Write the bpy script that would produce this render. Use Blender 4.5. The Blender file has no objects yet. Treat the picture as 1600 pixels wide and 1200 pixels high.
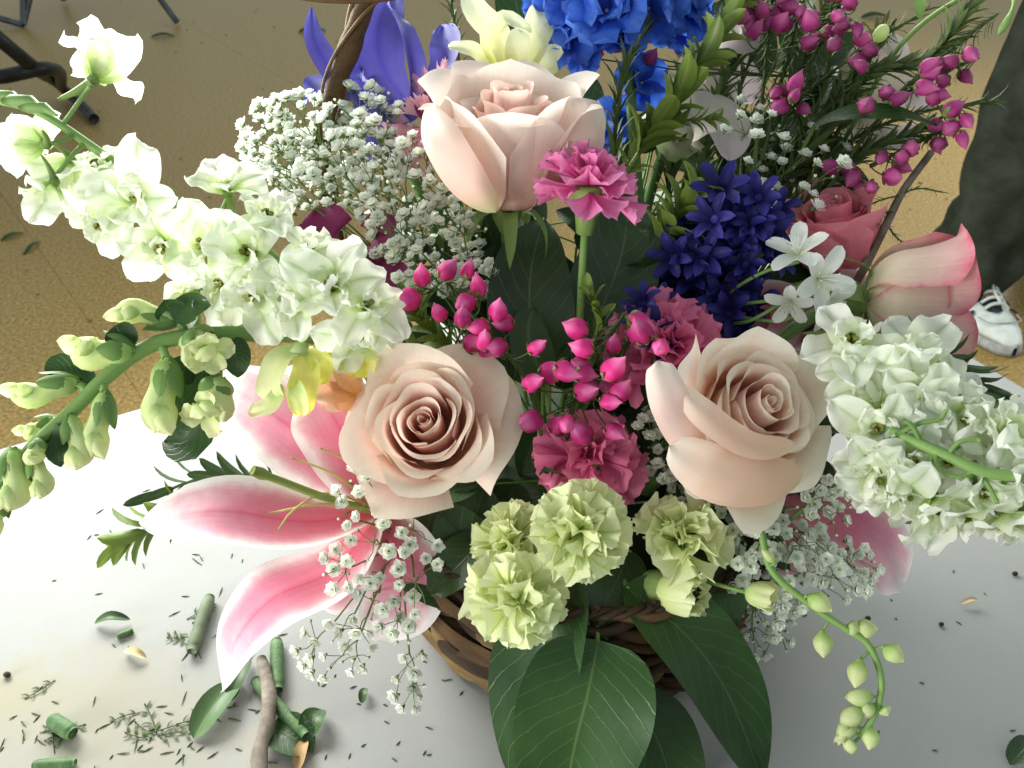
import bpy, math, random
import numpy as np
from mathutils import Vector, Matrix, Quaternion

# ------------------------------------------------------------------ camera, light, exposure
SC = bpy.context.scene
COL = SC.collection
TZ = 0.72                      # table top height
CAMH = 0.50                    # camera above the table
TH = math.radians(36.5)        # pitch
FPX = 1385.0
cam = bpy.data.objects.new('camera', bpy.data.cameras.new('camera'))
COL.objects.link(cam)
cam.location = (0, 0, TZ + CAMH)
cam.rotation_euler = (math.pi/2 - TH, 0, 0)
cam.data.sensor_width = 36; cam.data.lens = FPX/1600*36
cam.data.clip_start = .02; cam.data.clip_end = 60
cam.data.dof.use_dof = True; cam.data.dof.focus_distance = .50; cam.data.dof.aperture_fstop = 22
SC.camera = cam
SC.view_settings.view_transform = 'Standard'
SC.view_settings.look = 'None'
SC.view_settings.exposure = 0.78
SC.view_settings.gamma = 1

w = bpy.data.worlds.new('World'); SC.world = w; w.use_nodes = True
w.node_tree.nodes['Background'].inputs[0].default_value = (.80, .93, .92, 1)
w.node_tree.nodes['Background'].inputs[1].default_value = .37

def area(name, loc, target, sx, sy, power, col):
    l = bpy.data.lights.new(name, 'AREA'); l.shape = 'RECTANGLE'; l.size = sx; l.size_y = sy
    l.energy = power; l.color = col
    o = bpy.data.objects.new(name, l); COL.objects.link(o)
    o.location = loc
    o.rotation_euler = (Vector(target)-Vector(loc)).to_track_quat('-Z', 'Y').to_euler()
    return o
area('window_light', (.12, 1.75, TZ+.80), (.05, .5, TZ+.12), 1.0, .6, 14, (.96, 1, .94))
area('side_fill_light', (-.72, 1.12, TZ+.58), (-.16, .48, TZ+.08), .7, .45, 20, (1, 1, .95))  # added fill at the back left, brightens the left of the table
area('floor_fill_light', (2.4, 2.9, TZ+.72), (1.4, 2.1, 0), 1.5, .8, 20, (1, 1, .97))  # fill lamp added to lighten the floor on the right

area('low_fill_light', (-1.25, -.45, TZ+.30), (.05, .40, TZ+.22), .9, .45, 15, (1, .99, .96))  # added low fill that lifts the flower faces and only grazes the table

# ------------------------------------------------------------------ pixel geometry
C0 = np.array([0, 0, TZ+CAMH]); FW = np.array([0, math.cos(TH), -math.sin(TH)])
RT = np.array([1., 0, 0]); UP = np.array([0, math.sin(TH), math.cos(TH)])
def P(x, y, d):
    return C0 + d*(FW + (x-800)/FPX*RT + (600-y)/FPX*UP)
def onz(x, y, z):
    den = math.sin(TH) - (600-y)/FPX*math.cos(TH)
    return P(x, y, (TZ+CAMH-z)/den)
def onT(x, y, h=0): return onz(x, y, TZ+h)
def onF(x, y, h=0): return onz(x, y, h)
def V(dx, dy, dz):
    v = dx*RT + dy*UP - dz*FW
    return v/np.linalg.norm(v)
def nrm(v):
    v = np.asarray(v, float); n = np.linalg.norm(v); return v/n if n > 1e-12 else np.array([0, 0, 1.])
def basis(loc, axis, xref=None):
    z = nrm(axis); xr = RT if xref is None else np.asarray(xref, float)
    x = xr - z*np.dot(xr, z)
    if np.linalg.norm(x) < 1e-3: x = UP - z*np.dot(UP, z)
    x = nrm(x); y = np.cross(z, x)
    M = Matrix.Identity(4)
    for i in range(3):
        M[i][0] = x[i]; M[i][1] = y[i]; M[i][2] = z[i]; M[i][3] = loc[i]
    return M
rng = random.Random(7)
def rnd(a, b): return rng.uniform(a, b)
def lin(v):
    v /= 255.; return v/12.92 if v <= .04045 else ((v+.055)/1.055)**2.4
def c(r, g, b): return (lin(r), lin(g), lin(b), 1)

# ------------------------------------------------------------------ objects
W = {}
def _tag(o, label, cat, group, kind):
    if label: o['label'] = label
    if cat: o['category'] = cat
    if group: o['group'] = group
    if kind: o['kind'] = kind
def thing(name, label, cat, loc, group=None):
    o = bpy.data.objects.new(name, None); COL.objects.link(o)
    o.empty_display_size = .01
    o.location = tuple(loc); W[o] = Matrix.Translation(Vector(tuple(loc)))
    _tag(o, label, cat, group, None)
    return o
def part(name, me, mat, parent, M=None, kind=None):
    o = bpy.data.objects.new(name, me); COL.objects.link(o)
    if mat is not None and (len(me.materials) == 0): me.materials.append(mat)
    M = M if M is not None else Matrix.Identity(4)
    W[o] = M
    if parent is not None:
        o.parent = parent; o.matrix_basis = W[parent].inverted() @ M
    else: o.matrix_basis = M
    if kind: o['kind'] = kind
    return o
def solo(name, me, mat, label, cat, group=None, kind=None, M=None):
    # a thing that is one mesh, built in world coordinates; origin moved to its base
    if M is None:
        co = np.empty(len(me.vertices)*3); me.vertices.foreach_get('co', co); co = co.reshape(-1, 3)
        b = np.array([co[:, 0].mean(), co[:, 1].mean(), co[:, 2].min()])
        co -= b; me.vertices.foreach_set('co', co.ravel()); me.update()
        M = Matrix.Translation(Vector(b))
    o = part(name, me, mat, None, M)
    _tag(o, label, cat, group, kind)
    return o

class MB:
    def __init__(s): s.v = []; s.f = []; s.u = []; s.n = 0
    def grid(s, G, uv=None, wrap=False):
        a, b = G.shape[:2]
        if uv is None:
            uu, vv = np.meshgrid(np.linspace(0, 1, a), np.linspace(0, 1, b), indexing='ij')
            uv = np.stack([uu, vv], -1)
        s.v.append(G.reshape(-1, 3)); s.u.append(uv.reshape(-1, 2))
        i, j = np.meshgrid(np.arange(a-1), np.arange(b-(0 if wrap else 1)), indexing='ij')
        j2 = (j+1) % b
        q = np.stack([i*b+j, (i+1)*b+j, (i+1)*b+j2, i*b+j2], -1).reshape(-1, 4) + s.n
        s.f += q.tolist(); s.n += a*b
        return s
    def tube(s, pts, r, n=6, lobes=0, lamp=0, twist=0):
        pts = np.asarray(pts, float); m = len(pts)
        r = np.full(m, r) if np.isscalar(r) else np.asarray(r, float)
        T = np.gradient(pts, axis=0); T /= np.maximum(np.linalg.norm(T, axis=1, keepdims=True), 1e-9)
        ref = np.array([0, 0, 1.]) if abs(T[0][2]) < .9 else np.array([1., 0, 0])
        N = np.empty_like(T); nv = nrm(np.cross(T[0], ref))
        for i in range(m):
            nv = nrm(nv - T[i]*np.dot(nv, T[i])); N[i] = nv
        B = np.cross(T, N)
        a = np.arange(n)/n*2*math.pi
        rr = r[:, None]*(1 + lamp*np.cos(lobes*a)[None, :]) if lobes else np.repeat(r[:, None], n, 1)
        A = a[None, :] + twist*np.linspace(0, 1, m)[:, None]
        G = pts[:, None] + rr[..., None]*(np.cos(A)[..., None]*N[:, None] + np.sin(A)[..., None]*B[:, None])
        uu, vv = np.meshgrid(np.linspace(0, 1, m), np.arange(n)/n, indexing='ij')
        n0 = s.n
        s.grid(G, np.stack([uu, vv], -1), wrap=True)
        if r[0] > 1e-5: s.f.append(list(range(n0+n-1, n0-1, -1)))
        if r[-1] > 1e-5: s.f.append(list(range(n0+(m-1)*n, n0+m*n)))
        return s
    def box(s, lo, hi):
        x0, y0, z0 = lo; x1, y1, z1 = hi
        s.v.append(np.array([[x0,y0,z0],[x1,y0,z0],[x1,y1,z0],[x0,y1,z0],[x0,y0,z1],[x1,y0,z1],[x1,y1,z1],[x0,y1,z1]], float))
        s.u.append(np.zeros((8, 2)))
        for f in ((0,3,2,1),(4,5,6,7),(0,1,5,4),(1,2,6,5),(2,3,7,6),(3,0,4,7)): s.f.append([k+s.n for k in f])
        s.n += 8; return s
    def build(s, name, smooth=True):
        me = bpy.data.meshes.new(name)
        v = np.concatenate(s.v)
        me.from_pydata(v.tolist(), [], s.f)
        uv = np.concatenate(s.u)
        l = me.uv_layers.new(name='UVMap')
        idx = np.empty(len(me.loops), dtype=np.int32); me.loops.foreach_get('vertex_index', idx)
        l.data.foreach_set('uv', uv[idx].ravel())
        if smooth: me.polygons.foreach_set('use_smooth', [True]*len(me.polygons))
        me.update(); return me

def spline(pts, n):
    p = np.asarray(pts, float)
    if len(p) == 2: p = np.array([p[0], (p[0]+p[1])/2, p[1]])
    seg = np.linalg.norm(np.diff(p, axis=0), axis=1)**.5; t = np.concatenate([[0], np.cumsum(seg)])
    q = np.concatenate([[2*p[0]-p[1]], p, [2*p[-1]-p[-2]]])
    tt = np.concatenate([[t[0]-seg[0]], t, [t[-1]+seg[-1]]])
    out = []
    for x in np.linspace(t[0], t[-1], n):
        k = min(max(np.searchsorted(t, x, side='right')-1, 0), len(p)-2)+1
        t0, t1, t2, t3 = tt[k-1:k+3]; p0, p1, p2, p3 = q[k-1:k+3]
        A1 = (t1-x)/(t1-t0)*p0+(x-t0)/(t1-t0)*p1; A2 = (t2-x)/(t2-t1)*p1+(x-t1)/(t2-t1)*p2
        A3 = (t3-x)/(t3-t2)*p2+(x-t2)/(t3-t2)*p3
        B1 = (t2-x)/(t2-t0)*A1+(x-t0)/(t2-t0)*A2; B2 = (t3-x)/(t3-t1)*A2+(x-t1)/(t3-t1)*A3
        out.append((t2-x)/(t2-t1)*B1+(x-t1)/(t2-t1)*B2)
    return np.array(out)

def ribbon(mb, pts, wid, normal, ab=(.6, .7), cup=0., fold=0., ruf=0., rk=5, nu=12, nv=8, roll=0., n2=None, seed=0, serr=0., base=.0, edgeroll=0.):
    """a petal or leaf: spine pts, half width wid (m), face towards normal, cup>0 edges rise to the face"""
    sp = spline(pts, nu+1)
    T = np.gradient(sp, axis=0); T /= np.linalg.norm(T, axis=1, keepdims=True)
    u = .5-.5*np.cos(np.linspace(0, math.pi, nu+1)); u = .35*u + .65*np.linspace(0, 1, nu+1)
    # resample on u
    idx = u*nu; k = np.clip(idx.astype(int), 0, nu-1); fr = (idx-k)[:, None]
    sp = sp[k]*(1-fr)+sp[k+1]*fr; T = T[k]*(1-fr)+T[k+1]*fr
    a, b = ab; um = a/(a+b); mx = um**a*(1-um)**b
    wv = np.maximum(u, 1e-6)**a*np.maximum(1-u, 1e-6)**b/mx
    wv = np.maximum(wv, base*(1-u)); wv[-1] = max(wv[-1], .03)
    N1 = nrm(normal); N2 = N1 if n2 is None else nrm(n2)
    v = np.linspace(-1, 1, nv+1)
    G = np.empty((nu+1, nv+1, 3))
    rr = random.Random(seed); ph = rr.uniform(0, 6); ph2 = rr.uniform(0, 6)
    for i in range(nu+1):
        Nn = N1*(1-u[i])+N2*u[i]; t = nrm(T[i])
        S = nrm(np.cross(t, Nn)); Nn = np.cross(S, t)
        if roll: 
            q = roll*u[i]; S, Nn = S*math.cos(q)+Nn*math.sin(q), -S*math.sin(q)+Nn*math.cos(q)
        ww = wid*wv[i]
        if abs(cup) > 1e-4: x = ww*np.sin(cup*v)/cup; h = ww*(1-np.cos(cup*v))/cup
        else: x = ww*v; h = 0*v
        h = h + fold*np.abs(v)*ww
        h = h + ruf*wid*(u[i]**1.5*.6+.4*u[i])*np.abs(v)**1.3*np.sin(rk*u[i]*3+ph+v*2.2*(1 if rk < 8 else 2))
        h = h + ruf*.6*wid*u[i]**2*np.sin(rk*v+ph2)
        h = h - edgeroll*ww*np.abs(v)**5
        G[i] = sp[i] + x[:, None]*S + h[:, None]*Nn
        if serr and i >= nu-1:
            G[i] += (serr*wid*((np.arange(nv+1) % 2)-.5))[:, None]*t
    uu, vv = np.meshgrid(u, v*.5+.5, indexing='ij')
    mb.grid(G, np.stack([uu, vv], -1))
    return mb

# ------------------------------------------------------------------ materials
def newmat(name):
    m = bpy.data.materials.new(name); m.use_nodes = True
    nt = m.node_tree; nt.nodes.clear(); return m, nt
def nd(nt, t, **k):
    n = nt.nodes.new(t)
    for a, b in k.items(): setattr(n, a, b)
    return n
def ramp(nt, fac, stops, interp='LINEAR'):
    r = nd(nt, 'ShaderNodeValToRGB'); r.color_ramp.interpolation = interp
    e = r.color_ramp.elements
    while len(e) < len(stops): e.new(.5)
    for k, (p, col) in enumerate(stops): e[k].position = p; e[k].color = col
    nt.links.new(fac, r.inputs[0]); return r.outputs[0]
def math_(nt, op, a, b=None, cl=False):
    n = nd(nt, 'ShaderNodeMath', operation=op); n.use_clamp = cl
    for i, x in enumerate((a, b)):
        if x is None: continue
        if isinstance(x, (int, float)): n.inputs[i].default_value = x
        else: nt.links.new(x, n.inputs[i])
    return n.outputs[0]
def mixc(nt, f, a, b, mode='MIX'):
    n = nd(nt, 'ShaderNodeMix', data_type='RGBA', blend_type=mode)
    for s, x in ((0, f), (6, a), (7, b)):
        if isinstance(x, (int, float)): n.inputs[s].default_value = x
        elif isinstance(x, tuple): n.inputs[s].default_value = x
        else: nt.links.new(x, n.inputs[s])
    return n.outputs[2]
def noise(nt, scale, detail=3, vec=None, rough=.55):
    n = nd(nt, 'ShaderNodeTexNoise'); n.inputs['Scale'].default_value = scale; n.inputs['Detail'].default_value = detail
    n.inputs['Roughness'].default_value = rough
    if vec is None:
        t = nd(nt, 'ShaderNodeTexCoord'); vec = t.outputs['Object']
    nt.links.new(vec, n.inputs['Vector']); return n.outputs[0]

def petal_mat(name, stops, edge=None, ek=4, mid=None, mk=6, transl=.3, rough=.55, vein=.12, vfreq=34, jitter=.08, bump=.15, blotch=None, spec=.3, veins2=False):
    """colour along the petal (stops), a differently coloured rim (edge) and midrib (mid), fine veins and mottling"""
    m, nt = newmat(name)
    uv = nd(nt, 'ShaderNodeUVMap'); sx = nd(nt, 'ShaderNodeSeparateXYZ'); nt.links.new(uv.outputs[0], sx.inputs[0])
    U, Vv = sx.outputs[0], sx.outputs[1]
    d = math_(nt, 'MULTIPLY', math_(nt, 'ABSOLUTE', math_(nt, 'SUBTRACT', Vv, .5)), 2.)
    tc = nd(nt, 'ShaderNodeTexCoord').outputs['Object']
    n1 = noise(nt, 90, 4, tc)
    Un = math_(nt, 'ADD', U, math_(nt, 'MULTIPLY', math_(nt, 'SUBTRACT', n1, .5), .22))
    col = ramp(nt, Un, stops)
    if mid:
        f = math_(nt, 'POWER', math_(nt, 'SUBTRACT', 1., d, True), mk, True)
        f = math_(nt, 'MULTIPLY', f, mid[1]); 
        if len(mid) > 2: f = math_(nt, 'MULTIPLY', f, ramp(nt, U, mid[2]))
        col = mixc(nt, f, col, mid[0])
    if edge:
        dn = math_(nt, 'ADD', d, math_(nt, 'MULTIPLY', math_(nt, 'SUBTRACT', n1, .5), .25))
        e1 = math_(nt, 'POWER', math_(nt, 'MAXIMUM', dn, 0.), ek)
        e2 = math_(nt, 'POWER', math_(nt, 'MAXIMUM', Un, 0.), ek*1.6)
        f = math_(nt, 'MULTIPLY', math_(nt, 'MAXIMUM', e1, e2), edge[1], True)
        col = mixc(nt, f, col, edge[0])
    # veins that run along the petal, slightly wandering
    cb = nd(nt, 'ShaderNodeCombineXYZ')
    nt.links.new(math_(nt, 'MULTIPLY', U, 2.2), cb.inputs[0]); nt.links.new(math_(nt, 'MULTIPLY', Vv, float(vfreq)), cb.inputs[1])
    vn = noise(nt, 1.0, 3, cb.outputs[0])
    if veins2:   # leaf: side veins leave the midrib at an angle
        a = math_(nt, 'SUBTRACT', math_(nt, 'MULTIPLY', U, 9.), math_(nt, 'MULTIPLY', d, 2.6))
        a = math_(nt, 'ADD', a, math_(nt, 'MULTIPLY', n1, .5))
        fr = math_(nt, 'ABSOLUTE', math_(nt, 'SUBTRACT', math_(nt, 'FRACT', a), .5))
        sv = math_(nt, 'SUBTRACT', 1., math_(nt, 'MULTIPLY', fr, 14.), True)
        mv = math_(nt, 'SUBTRACT', 1., math_(nt, 'MULTIPLY', d, 26.), True)
        sv = math_(nt, 'MAXIMUM', math_(nt, 'MULTIPLY', sv, .55), mv)
        col = mixc(nt, math_(nt, 'MULTIPLY', sv, .3), col, (.30, .42, .16, 1))
        col = mixc(nt, .35, col, ramp(nt, noise(nt, 14, 3, tc), [(.3, (.02, .05, .015, 1)), (.75, (.10, .19, .05, 1))]), 'MIX')
    k = math_(nt, 'ADD', math_(nt, 'MULTIPLY', math_(nt, 'SUBTRACT', vn, .5), vein*2), 1.)
    k = math_(nt, 'MULTIPLY', k, math_(nt, 'ADD', math_(nt, 'MULTIPLY', noise(nt, 260, 3, tc), vein*.9), 1-vein*.45))
    oi = nd(nt, 'ShaderNodeObjectInfo')
    k = math_(nt, 'MULTIPLY', k, math_(nt, 'ADD', math_(nt, 'MULTIPLY', oi.outputs['Random'], jitter*2), 1-jitter))
    cc = nd(nt, 'ShaderNodeCombineColor')
    for i in range(3): nt.links.new(k, cc.inputs[i])
    col = mixc(nt, 1., col, cc.outputs[0], 'MULTIPLY')
    if blotch:
        f = math_(nt, 'MULTIPLY', math_(nt, 'SUBTRACT', noise(nt, 55, 2, tc), .66, True), 5., True)
        col = mixc(nt, math_(nt, 'MULTIPLY', f, blotch[1]), col, blotch[0])
    pb = nd(nt, 'ShaderNodeBsdfPrincipled'); nt.links.new(col, pb.inputs['Base Color'])
    pb.inputs['Roughness'].default_value = rough; pb.inputs['Specular IOR Level'].default_value = spec
    tr = nd(nt, 'ShaderNodeBsdfTranslucent'); nt.links.new(col, tr.inputs[0])
    bp = nd(nt, 'ShaderNodeBump'); bp.inputs['Strength'].default_value = bump; bp.inputs['Distance'].default_value = .0006
    hh = vn
    if veins2: hh = math_(nt, 'SUBTRACT', math_(nt, 'MULTIPLY', n1, .8), math_(nt, 'MULTIPLY', sv, .7))
    nt.links.new(hh, bp.inputs['Height']); nt.links.new(bp.outputs[0], pb.inputs['Normal'])
    mx = nd(nt, 'ShaderNodeMixShader'); mx.inputs[0].default_value = transl
    nt.links.new(pb.outputs[0], mx.inputs[1]); nt.links.new(tr.outputs[0], mx.inputs[2])
    out = nd(nt, 'ShaderNodeOutputMaterial'); nt.links.new(mx.outputs[0], out.inputs[0])
    return m

def rough_mat(name, c1, c2, scale=40, rough=.7, bump=.3, bscale=None, spec=.3, metal=0, stretch=None, dist=.001, c3=None):
    m, nt = newmat(name)
    tc = nd(nt, 'ShaderNodeTexCoord').outputs['Object']
    if stretch:
        mp = nd(nt, 'ShaderNodeMapping'); mp.inputs['Scale'].default_value = stretch
        nt.links.new(tc, mp.inputs[0]); tc = mp.outputs[0]
    n1 = noise(nt, scale, 5, tc, .6)
    st = [(.32, c1), (.68, c2)]
    if c3: st = [(.28, c1), (.55, c2), (.74, c3)]
    col = ramp(nt, n1, st)
    pb = nd(nt, 'ShaderNodeBsdfPrincipled'); nt.links.new(col, pb.inputs['Base Color'])
    pb.inputs['Roughness'].default_value = rough; pb.inputs['Specular IOR Level'].default_value = spec
    pb.inputs['Metallic'].default_value = metal
    bp = nd(nt, 'ShaderNodeBump'); bp.inputs['Strength'].default_value = bump; bp.inputs['Distance'].default_value = dist
    nt.links.new(noise(nt, bscale or scale*2, 5, tc), bp.inputs['Height']); nt.links.new(bp.outputs[0], pb.inputs['Normal'])
    out = nd(nt, 'ShaderNodeOutputMaterial'); nt.links.new(pb.outputs[0], out.inputs[0])
    return m
# ================================================================== setting
M_floor = rough_mat('floor_cork', c(106, 84, 36), c(164, 134, 76), scale=120, rough=.42, bump=.12, bscale=200, spec=.4, dist=.0005, c3=c(190, 172, 118))
M_gap = rough_mat('floor_gap', c(40, 30, 18), c(60, 46, 28), scale=60, rough=.9)
mb = MB(); mb.box((-12, -8, -.05), (12, 14, -.004))
part('floor', mb.build('floor', False), M_gap, None, kind='structure')
fl = bpy.data.objects['floor']
p1, p2, p3 = onF(70, 402), onF(230, 633), onF(300, 366)
fd = nrm(p2-p1); fn = np.array([fd[1], -fd[0], 0]); sw = abs(np.dot(p3-p1, fn)); fn = fn*np.sign(np.dot(p3-p1, fn))
fo = np.dot(p1, fn)
sw = 1.25
for k in range(-12, 18):
    mb = MB(); g = .0005
    a0, a1 = fo+k*sw+g, fo+(k+1)*sw-g
    base = fd*np.dot(p1, fd)
    L = 9
    q = [fd*-L+fn*a0, fd*-L+fn*a1, fd*L+fn*a1, fd*L+fn*a0]
    v = np.array([[*x[:2], 0.] for x in q]+[[*x[:2], -.004] for x in q])
    mb.v.append(v); mb.u.append(np.zeros((8, 2))); mb.n = 8
    mb.f += [[0, 1, 2, 3], [0, 4, 5, 1], [1, 5, 6, 2], [2, 6, 7, 3], [3, 7, 4, 0]]
    part('floor_sheet', mb.build('floor_sheet', False), M_floor, fl, kind='structure')

# table --------------------------------------------------------------
def table_mat():
    m, nt = newmat('table_plastic')
    tc = nd(nt, 'ShaderNodeNewGeometry').outputs['Position']
    n1 = noise(nt, 900, 2, tc); n2 = noise(nt, 9, 4, tc)
    col = ramp(nt, n2, [(.3, (.252, .258, .248, 1)), (.7, (.288, .292, .282, 1))])
    sp = ramp(nt, n1, [(.28, (.86, .86, .86, 1)), (.45, (1, 1, 1, 1))])
    col = mixc(nt, 1., col, sp, 'MULTIPLY')
    # brown pollen and soil smear at the near left, fainter rubbed marks elsewhere
    def smear(pt, rad, amt, sc, colr, col):
        vm = nd(nt, 'ShaderNodeVectorMath', operation='DISTANCE'); nt.links.new(tc, vm.inputs[0]); vm.inputs[1].default_value = tuple(pt)
        f = math_(nt, 'SUBTRACT', 1., math_(nt, 'DIVIDE', vm.outputs['Value'], rad), True)
        f = math_(nt, 'MULTIPLY', math_(nt, 'SUBTRACT', math_(nt, 'ADD', f, noise(nt, sc, 5, tc)), .72), 1.6, True)
        return mixc(nt, math_(nt, 'MULTIPLY', f, amt, True), col, colr)
    col = smear(onT(120, 1120), .11, .8, 60, (.27, .25, .19, 1), col)
    col = smear(onT(230, 1160), .09, .75, 90, (.26, .245, .19, 1), col)
    col = smear(onT(20, 1090), .05, .75, 80, (.27, .25, .17, 1), col)
    col = smear(onT(180, 735), .05, .18, 110, (.5, .47, .40, 1), col)
    col = smear(onT(430, 1190), .06, .35, 90, (.42, .37, .28, 1), col)
    pb = nd(nt, 'ShaderNodeBsdfPrincipled'); nt.links.new(col, pb.inputs['Base Color'])
    pb.inputs['Roughness'].default_value = .6; pb.inputs['Specular IOR Level'].default_value = .2
    bp = nd(nt, 'ShaderNodeBump'); bp.inputs['Strength'].default_value = .12; bp.inputs['Distance'].default_value = .0004
    nt.links.new(noise(nt, 500, 3, tc), bp.inputs['Height']); nt.links.new(bp.outputs[0], pb.inputs['Normal'])
    out = nd(nt, 'ShaderNodeOutputMaterial'); nt.links.new(pb.outputs[0], out.inputs[0])
    return m
M_table = table_mat()
M_metal = rough_mat('grey_metal', c(70, 72, 75), c(105, 108, 110), scale=20, rough=.4, metal=.7, bump=.05)
M_dark = rough_mat('dark_metal', c(22, 23, 25), c(38, 40, 42), scale=20, rough=.45, metal=.3, bump=.05)
K = onT(1181, 357)
da = nrm(onT(0, 694)-K); db = nrm(onT(1600, 600)-K)
bis = nrm(da+db); per = np.array([-bis[1], bis[0], 0])
if np.dot(per, da) < 0: per = -per
da = nrm(bis+per); db = nrm(bis-per)
LA, LB = 1.83, .90
tb = thing('folding_table', 'long white plastic folding table the flower basket stands on', 'table', [K[0]+da[0]*LA/2+db[0]*LB/2, K[1]+da[1]*LA/2+db[1]*LB/2, 0])
def rect_loop(inset, z, rc=.02):
    pts = []
    cs = [(inset, inset), (LA-inset, inset), (LA-inset, LB-inset), (inset, LB-inset)]
    sg = [(1, 1), (-1, 1), (-1, -1), (1, -1)]
    r = max(rc-inset, .003)
    for (a, b), (s, t), a0 in zip(cs, sg, (180, 270, 0, 90)):
        for q in range(6):
            an = math.radians(a0+q*18)
            x = a+s*r+r*math.cos(an); y = b+t*r+r*math.sin(an)
            p = K+da*x+db*y; pts.append([p[0], p[1], z])
    return pts
mb = MB()
loops = [rect_loop(.02, TZ-.045), rect_loop(.003, TZ-.045), rect_loop(0, TZ-.040), rect_loop(0, TZ-.006), rect_loop(.002, TZ-.002), rect_loop(.006, TZ)]
G = np.array(loops); n0 = mb.n; mb.grid(G, None, wrap=True)
mb.f.append(list(range(5*24, 6*24))); mb.f.append(list(range(23, -1, -1)))
me = mb.build('tabletop', False)
part('tabletop', me, M_table, tb)
for (x, y) in ((.3, .1), (.3, LB-.1), (LA-.3, .1), (LA-.3, LB-.1)):
    p = K+da*x+db*y
    part('leg', MB().tube([[p[0], p[1], TZ-.046], [p[0], p[1], .001]], .014, 12).build('leg'), M_metal, tb)

# chair whose curved frame shows at the left, chair whose feet show at the top left
def chair(name, label, feet, up, mat, seat_col, extra=None, rad=.012, grp=None, legcurves=()):
    ctr = np.mean(feet, axis=0); ctr[2] = 0
    t = thing(name, label, 'chair', ctr, grp)
    for lc in legcurves: part('leg', MB().tube(spline(lc, 24), rad, 10).build('leg'), mat, t)
    for f in feet:
        f = np.array(f); top = up + (f-ctr)*.55; top[2] = .44
        part('leg', MB().tube(spline([f+[0, 0, rad], (f+top)/2, top], 8), rad, 10).build('leg'), mat, t)
    mb = MB(); s = up.copy(); h = .21
    Gs = np.array([[[s[0]+h*a, s[1]+h*b, .445+z] for a, b in ((-1,-1),(0,-1.03),(1,-1),(1.03,0),(1,1),(0,1.03),(-1,1),(-1.03,0))] for z in (0, .015, .03)])
    mb.grid(Gs, None, wrap=True); mb.f.append(list(range(16, 24))); mb.f.append(list(range(7, -1, -1)))
    part('seat', mb.build('seat'), seat_col, t)
    mb = MB(); Gb = np.array([[[s[0]+h*math.sin(a), s[1]+h*.95+.05*math.cos(a*1.2)+.04*z, .62+.26*z] for a in np.linspace(-1.4, 1.4, 9)] for z in (0, .5, 1)])
    mb.grid(Gb); mb.grid(Gb[:, ::-1]+[0, .012, 0]); part('backrest', mb.build('backrest'), seat_col, t)
    for sx in (-1, 1):
        part('back_post', MB().tube([[s[0]+sx*.19, s[1]+.2, .43], [s[0]+sx*.2, s[1]+.235, .86]], rad, 8).build('back_post'), mat, t)
    return t
M_seat = rough_mat('seat_vinyl', c(42, 48, 52), c(56, 62, 66), scale=50, rough=.6)
f1 = onF(38, 44); u1 = np.array([f1[0]-.15, f1[1]+.25, 0.])
chair('metal_chair', 'thin grey metal chair with splayed feet at the far top left of the floor', [f1, f1+[-.42, .05, 0], onF(278, 40), f1+[.0, .5, 0]], np.array([f1[0]+.1, f1[1]+.25, 0.]), M_metal, M_seat, rad=.016,
      legcurves=[[f1+[0, 0, .016], f1+[.06, .1, .2], f1+[.1, .15, .44]], [f1+[-.42, .05, .1], f1+[-.2, .03, .06], f1+[0, 0, .016]]])
g0 = onF(150, 196)
pts = [P(-60, 10, 2.3), P(0, 62, 2.35), P(40, 95, 2.45), onF(95, 135, .05), onF(128, 165, .03), g0+[0, 0, .025]]
chair('black_chair', 'black chair with a curved tubular frame standing on the floor behind the tall white spray', [g0+[-.55, -.25, 0], g0+[-.75, .25, 0]],
      np.array([g0[0]-.65, g0[1]+.1, 0.]), M_dark, M_seat, rad=.02,
      legcurves=[pts, [P(-80, 120, 2.45), P(0, 120, 2.5), P(60, 108, 2.5), onF(98, 138, .06)]])

# floor scraps
M_leafbit = petal_mat('scrap_leaf', [(0, c(45, 62, 30)), (1, c(70, 92, 46))], transl=.1, jitter=.2)
def scrap(name, label, cat, x, y, L, wd, ang, floor=True, mat=None, group=None, curl=.25, h=.003, ab=(.6, .8)):
    o = onF(x, y, 0) if floor else onT(x, y, 0)
    d = np.array([math.cos(ang), math.sin(ang), 0]); z = np.array([0, 0, 1.])
    mb = MB(); pts = [o-d*L/2+z*h*.5, o+z*(h+curl*L*.25), o+d*L/2+z*h*.6]
    ribbon(mb, pts, wd, z, ab, cup=.5, nu=10, nv=6, fold=.15)
    return solo(name, mb.build(name), mat or M_leafbit, label, cat, group)
scrap('floor_leaf', 'dark green leaf scrap on the floor left of the vine handle', 'leaf scrap', 488, 50, .14, .03, .2, group='leaf scraps on the floor')
scrap('floor_leaf', 'dark leaf scrap on the floor near the left edge, below the white florets', 'leaf scrap', 20, 371, .07, .012, .9, group='leaf scraps on the floor')
scrap('floor_leaf', 'thin green stem scrap on the floor beside the small dark scrap', 'leaf scrap', 51, 388, .09, .008, 1.5, group='leaf scraps on the floor')
scrap('floor_leaf', 'small dark crumb of leaf on the floor below the feet of the metal chair', 'leaf scrap', 255, 58, .12, .02, .1, group='leaf scraps on the floor')
scrap('floor_leaf', 'faint thin leaf scrap beyond the tip of the topmost white floret', 'leaf scrap', 200, 83, .10, .01, .0, group='leaf scraps on the floor')
scrap('floor_leaf', 'dark leaf scrap on the pale floor above the right pink bud sprig', 'leaf scrap', 1368, 28, .16, .03, .1, group='leaf scraps on the floor')
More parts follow.
